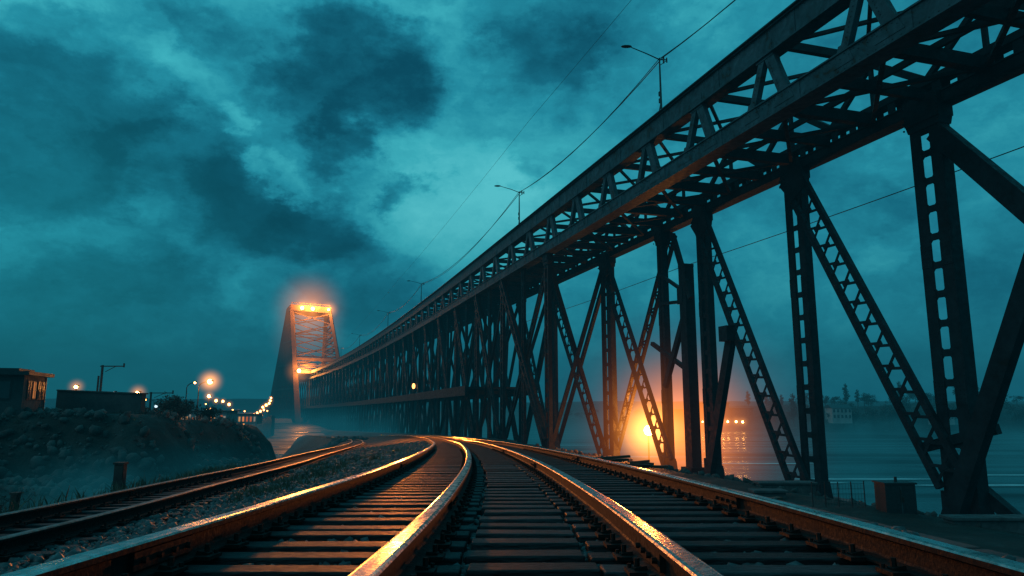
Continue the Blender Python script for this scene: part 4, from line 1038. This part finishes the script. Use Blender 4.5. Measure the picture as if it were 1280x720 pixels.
# ------------------------------------------------------------------ small things by the tracks
def post(x, y, h_, w_, label, lean=0):
    z0 = ground_at(x, y) - .15
    r = empty("marker_post", (x, y, z0), label, "post"); mb = MB(); mb.beam((x, y, z0), (x + lean, y, z0 + h_ + .15), w_, w_ * .8, (0, 1, 0)); mb.build("post", BARK, r, bevel=.02)
    mb = MB(); mb.beam((x + lean, y, z0 + h_ + .15), (x + lean, y, z0 + h_ + .2), w_ * 1.15, w_ * .95, (0, 1, 0)); mb.build("cap", BARK, r)
post(-9.95, 18.2, .78, .24, "short thick dark post just beyond the side track")
post(-11.9, 17.2, 1.25, .17, "thinner leaning post fading into the mist at the far left", .05)
def scrap(x, y, label):
    z = ground_at(x, y); mb = MB(); rn = random.Random(int(x * 10))
    for i in range(9):
        a = rn.uniform(-.6, .6); L_ = rn.uniform(.5, 1.5); cx, cy_ = x + rn.gauss(0, .35), y + rn.gauss(0, .5); zz_ = z + .06 + i * .045
        mb.beam((cx - math.cos(a) * L_ / 2, cy_ - math.sin(a) * L_ / 2, zz_), (cx + math.cos(a) * L_ / 2, cy_ + math.sin(a) * L_ / 2, zz_ + rn.uniform(-.05, .1)), .16, .07)
    tag(mb.build("scrap_pile", RUST), label, "scrap")
scrap(5.1, 15.5, "low pile of rusty scrap plates on the ballast shoulder under the second column")
scrap(3.5, 22, "smaller pile of rusty scrap farther along the right ballast shoulder")
# concrete cable trough along the right shoulder
mb = MB(); Y = 3.0; tr = empty("cable_trough", (4, 8, -1.5), "low dark concrete cable trough running along the right ballast shoulder", "cable trough")
while Y < 60:
    p, d, sv = path_frame(cM, zM, Y); up = sv.cross(d); L_ = .96
    q = p + sv * 4.3 - up * .80; mb.beam(q, q + d * L_, .22, .5, up); Y += 1.0
mb.build("trough", CONCD, tr); mb = MB(); Y = 3.0
while Y < 60:
    p, d, sv = path_frame(cM, zM, Y); up = sv.cross(d); q = p + sv * 4.3 - up * .52; mb.beam(q, q + d * .97, .28, .06, up); Y += 1.0
mb.build("cover", CONCD, tr)
# equipment cabinet and fence by the first column
def cabinet():
    x, y = 24.2, 45.5; z = ground_at(x, y)
    r = empty("equipment_cabinet", (x, y, z), "dark equipment cabinet standing left of the nearest column's foot", "cabinet")
    mb = MB(); mb.box(x - .95, x + .95, y - .7, y + .7, z - .2, z + 1.75); mb.build("body", DARKM, r, bevel=.05)
    mb = MB(); mb.box(x - 1.02, x + 1.02, y - .77, y + .77, z + 1.75, z + 1.85); mb.tube([(x + .1, y, z + 1.85), (x + .1, y, z + 2.15)], .09, 8); mb.build("lid", DARKM, r)
    mb = MB(); mb.box(x - .03, x + .03, y - .74, y - .705, z, z + 1.6); mb.box(x + .1, x + .16, y - .76, y - .71, z + .7, z + 1.0); mb.build("door_strip", STEELN, r)
cabinet()
fr = empty("mesh_fence", (21.5, 47, -7), "short run of thin mesh fence left of the equipment cabinet", "fence")
mb = MB(); mw = MB()
for i in range(5):
    x = 19.6 + i * .85; z = ground_at(x, 47); mb.tube([(x, 47, z - .1), (x, 47, z + 1.6)], .035, 6)
z = ground_at(21, 47)
for k in range(5): mw.tube([(19.6, 47, z + .2 + k * .32), (23.0, 47, z + .2 + k * .32)], .010, 4)
for k in range(18): mw.tube([(19.6 + k * .2, 47, z + .1), (19.6 + k * .2, 47, z + 1.5)], .008, 4)
mb.build("post", DARKM, fr); mw.build("mesh", DARKM, fr)
def slab(x, y, sx_, sy_, h_, label):
    z = ground_at(x, y); mb = MB(); mb.box(x - sx_ / 2, x + sx_ / 2, y - sy_ / 2, y + sy_ / 2, z - .8, z + h_)
    mb.box(x - sx_ / 2 - .15, x + sx_ / 2 + .15, y - sy_ / 2 - .15, y + sy_ / 2 + .15, z + h_ + .004, z + h_ + .18)
    tag(mb.build("concrete_block", CONC, bevel=.03), label, "concrete block")
slab(27.5, 41.5, 5, 1.0, .5, "long low concrete block in front of the nearest column's foot")
slab(22.8, 60, 4.6, 1.2, .6, "low concrete block right of the second column's foot")
slab(18.5, 52, 2.2, 1.0, .4, "small concrete block between the first and second column feet")

# ------------------------------------------------------------------ far bank
def building(name, x0, x1, y, z0, z1, label, m=CONCD, roofh=.6, pitched=False, win=(6, 2), lit=()):
    r = empty(name, ((x0 + x1) / 2, y, z0), label, "building")
    mb = MB(); mb.box(x0, x1, y, y + 12, z0 - 3, z1); mb.build("wall", m, r)
    mb = MB()
    if pitched: mb.add([(x0 - .6, y - .6, z1), (x1 + .6, y - .6, z1), (x1 + .6, y + 12.6, z1), (x0 - .6, y + 12.6, z1), (x0 - .6, y + 6, z1 + 2.6), (x1 + .6, y + 6, z1 + 2.6)], [(0, 1, 5, 4), (3, 4, 5, 2), (0, 4, 3), (1, 2, 5), (0, 3, 2, 1)])
    else: mb.box(x0 - .4, x1 + .4, y - .4, y + 12.4, z1, z1 + roofh)
    mb.build("roof", DARKM, r)
    nx_, nz = win; dx = (x1 - x0) / nx_; dz = (z1 - z0) / nz
    for i in range(nx_):
        for j in range(nz):
            mb = MB(); cx = x0 + dx * (i + .5); cz = z0 + dz * (j + .5); mb.box(cx - dx * .25, cx + dx * .25, y - .12, y - .02, cz - dz * .28, cz + dz * .28)
            mb.build("window", L_WIN if (i, j) in lit else GLASS, r)
    return r
gzb = lambda x, y: ground_at(x, y)
building("factory", 138, 166, 540, -12, -1, "big dark factory block on the far bank under the twin chimneys", roofh=1, win=(9, 3))
building("factory", 166, 186, 545, -12, -5, "lower wing of the factory, right of the big block", roofh=1, win=(7, 2))
building("warehouse", 108, 137, 552, -12, -6, "long low warehouse left of the factory, hazy behind the orange lamp", roofh=.8, win=(9, 1))
building("house", 232, 246, 512, -12, -4, "pitched roof house half hidden in the trees between the two nearest columns", PALE, pitched=True, win=(5, 2))
building("house", 308, 320, 512, -13, -7, "pale house with pitched roof right of the nearest column on the far bank", PALE, pitched=True, win=(4, 1))
building("warehouse", 322, 348, 516, -13, -7.5, "pale flat-roofed warehouse on the far bank at the right edge", PALE, win=(7, 1))
for i, (x, h_) in enumerate(((150.5, 9.5), (160, 7.5))):
    r = empty("crane_tower", (x, 546, -1), ("taller, left" if i == 0 else "shorter, right") + " lattice crane tower rising from the factory roof", "crane")
    mb = MB()
    for dx in (-1, 1):
        for dy in (-1, 1): mb.beam((x + dx, 546 + dy, 0), (x + dx * .6, 546 + dy * .6, h_), .35, .35)
    for k in range(4): mb.beam((x - 1, 545, h_ * k / 4), (x + .8, 545, h_ * (k + 1) / 4), .25, .25); mb.beam((x - 1, 545, h_ * k / 4), (x + 1, 545, h_ * k / 4), .25, .25)
    mb.build("mast", DARKM, r)
    mb = MB(); mb.beam((x - 2.5, 546, h_ * .8), (x + 3.5, 546, h_ * .8), .5, .5); mb.beam((x, 546, h_), (x + 3, 546, h_ * .8), .2, .2); mb.build("jib", DARKM, r)
for i, (x, y, z_, s_) in enumerate([(134, 498, -13.4, .7), (140.5, 498, -13.6, .8), (148.5, 500, -13.4, 1.1), (152.3, 500, -13.4, .9), (158.2, 500, -13.4, 1.0), (162.8, 500, -13.6, 1.0)]):
    r = empty("quay_lamp", (x, y, -16), ["faintest quay lamp, leftmost of the orange row on the far bank", "second quay lamp from the left in the far orange row", "brightest quay lamp in the far orange row, third from left", "fourth quay lamp in the far orange row", "fifth quay lamp in the far orange row", "rightmost quay lamp in the far orange row"][i], "quay lamp", "orange quay lamps on the far bank")
    mb = MB(); mb.tube([(x, y + 1, -21), (x, y + 1, z_)], .2, 5); mb.build("mast", DARKM, r)
    mb = MB(); mb.ball((x, y, z_), .75 * s_, 8, 6); mb.build("lamp_glass", L_OR, r); halo((x, y, z_), 6 * s_, .22, 3, r, (1, .34, .07))
x = 340; r = empty("radio_mast", (x, 520, -12), "thin radio mast with a small white light above the far trees at right", "mast")
mb = MB(); mb.tube([(x, 520, -14), (x, 520, 22)], [.5, .2], 6); mb.build("mast", DARKM, r)
mb = MB(); mb.ball((x, 520, 22.4), .7, 8, 6); mb.build("lamp_glass", L_WH, r)

# ------------------------------------------------------------------ haze and mist
def haze_box(name, x0, x1, y0, y1, z0, z1, sig, col):
    m = bpy.data.materials.new(name); t_, n_, l_ = nt(m); o_ = n_.new('ShaderNodeOutputMaterial')
    a = n_.new('ShaderNodeVolumeAbsorption'); a.inputs[0].default_value = (0, 0, 0, 1); a.inputs[1].default_value = sig
    e = n_.new('ShaderNodeEmission'); e.inputs[0].default_value = (*col, 1); e.inputs[1].default_value = sig  # airlight put in as teal emission; the volume scatters no light
    s_ = n_.new('ShaderNodeAddShader'); l_.new(a.outputs[0], s_.inputs[0]); l_.new(e.outputs[0], s_.inputs[1]); l_.new(s_.outputs[0], o_.inputs['Volume'])
    mb = MB(); mb.box(x0, x1, y0, y1, z0, z1); return tag(mb.build(name, m), kind='structure')
haze_box("haze", -2600, 2600, -200, 2900, -60, 160, .00055, (.0062, .092, .132))
# drifting mist over the water and in the basin
def mist(BX, ZT, ZB, SC, DENS):
  m = bpy.data.materials.new("mist"); t_, n_, l_ = nt(m); o_ = n_.new('ShaderNodeOutputMaterial'); g_ = n_.new('ShaderNodeNewGeometry')
  tcn = n_.new('ShaderNodeTexCoord')
  no = n_.new('ShaderNodeTexNoise'); no.inputs['Scale'].default_value = SC; no.inputs['Detail'].default_value = 4; l_.new(tcn.outputs['Object'], no.inputs['Vector'])
  mr = n_.new('ShaderNodeMapRange'); mr.inputs[1].default_value = .50; mr.inputs[2].default_value = .74; l_.new(no.outputs['Fac'], mr.inputs[0])
  sx = n_.new('ShaderNodeSeparateXYZ'); l_.new(tcn.outputs['Object'], sx.inputs[0])
  hz = n_.new('ShaderNodeMapRange'); hz.interpolation_type = 'SMOOTHSTEP'; hz.inputs[1].default_value = ZB; hz.inputs[2].default_value = ZT; hz.inputs[3].default_value = 1; hz.inputs[4].default_value = 0; l_.new(sx.outputs[2], hz.inputs[0])
  mu = n_.new('ShaderNodeMath'); mu.operation = 'MULTIPLY'; l_.new(mr.outputs[0], mu.inputs[0]); l_.new(hz.outputs[0], mu.inputs[1])
  mu2 = n_.new('ShaderNodeMath'); mu2.operation = 'MULTIPLY'; l_.new(mu.outputs[0], mu2.inputs[0]); mu2.inputs[1].default_value = DENS
  a = n_.new('ShaderNodeVolumeAbsorption'); a.inputs[0].default_value = (0, 0, 0, 1); l_.new(mu2.outputs[0], a.inputs[1])
  e = n_.new('ShaderNodeEmission'); e.inputs[0].default_value = (.006, .085, .115, 1); l_.new(mu2.outputs[0], e.inputs[1])  # mist brightness painted in as emission instead of scattered light
  s_ = n_.new('ShaderNodeAddShader'); l_.new(a.outputs[0], s_.inputs[0]); l_.new(e.outputs[0], s_.inputs[1]); l_.new(s_.outputs[0], o_.inputs['Volume'])
  mb = MB(); mb.box(*BX); tag(mb.build("mist", m), kind='structure')
mist((-260, 420, 60, 470, -21, -5.5), -5.5, -16, .028, .018)
mist((-110, -14, 24, 92, -12, -2.4), -2.6, -7, .06, .055)
mist((-170, 60, 190, 470, -21, 3), 2, -12, .02, .022)
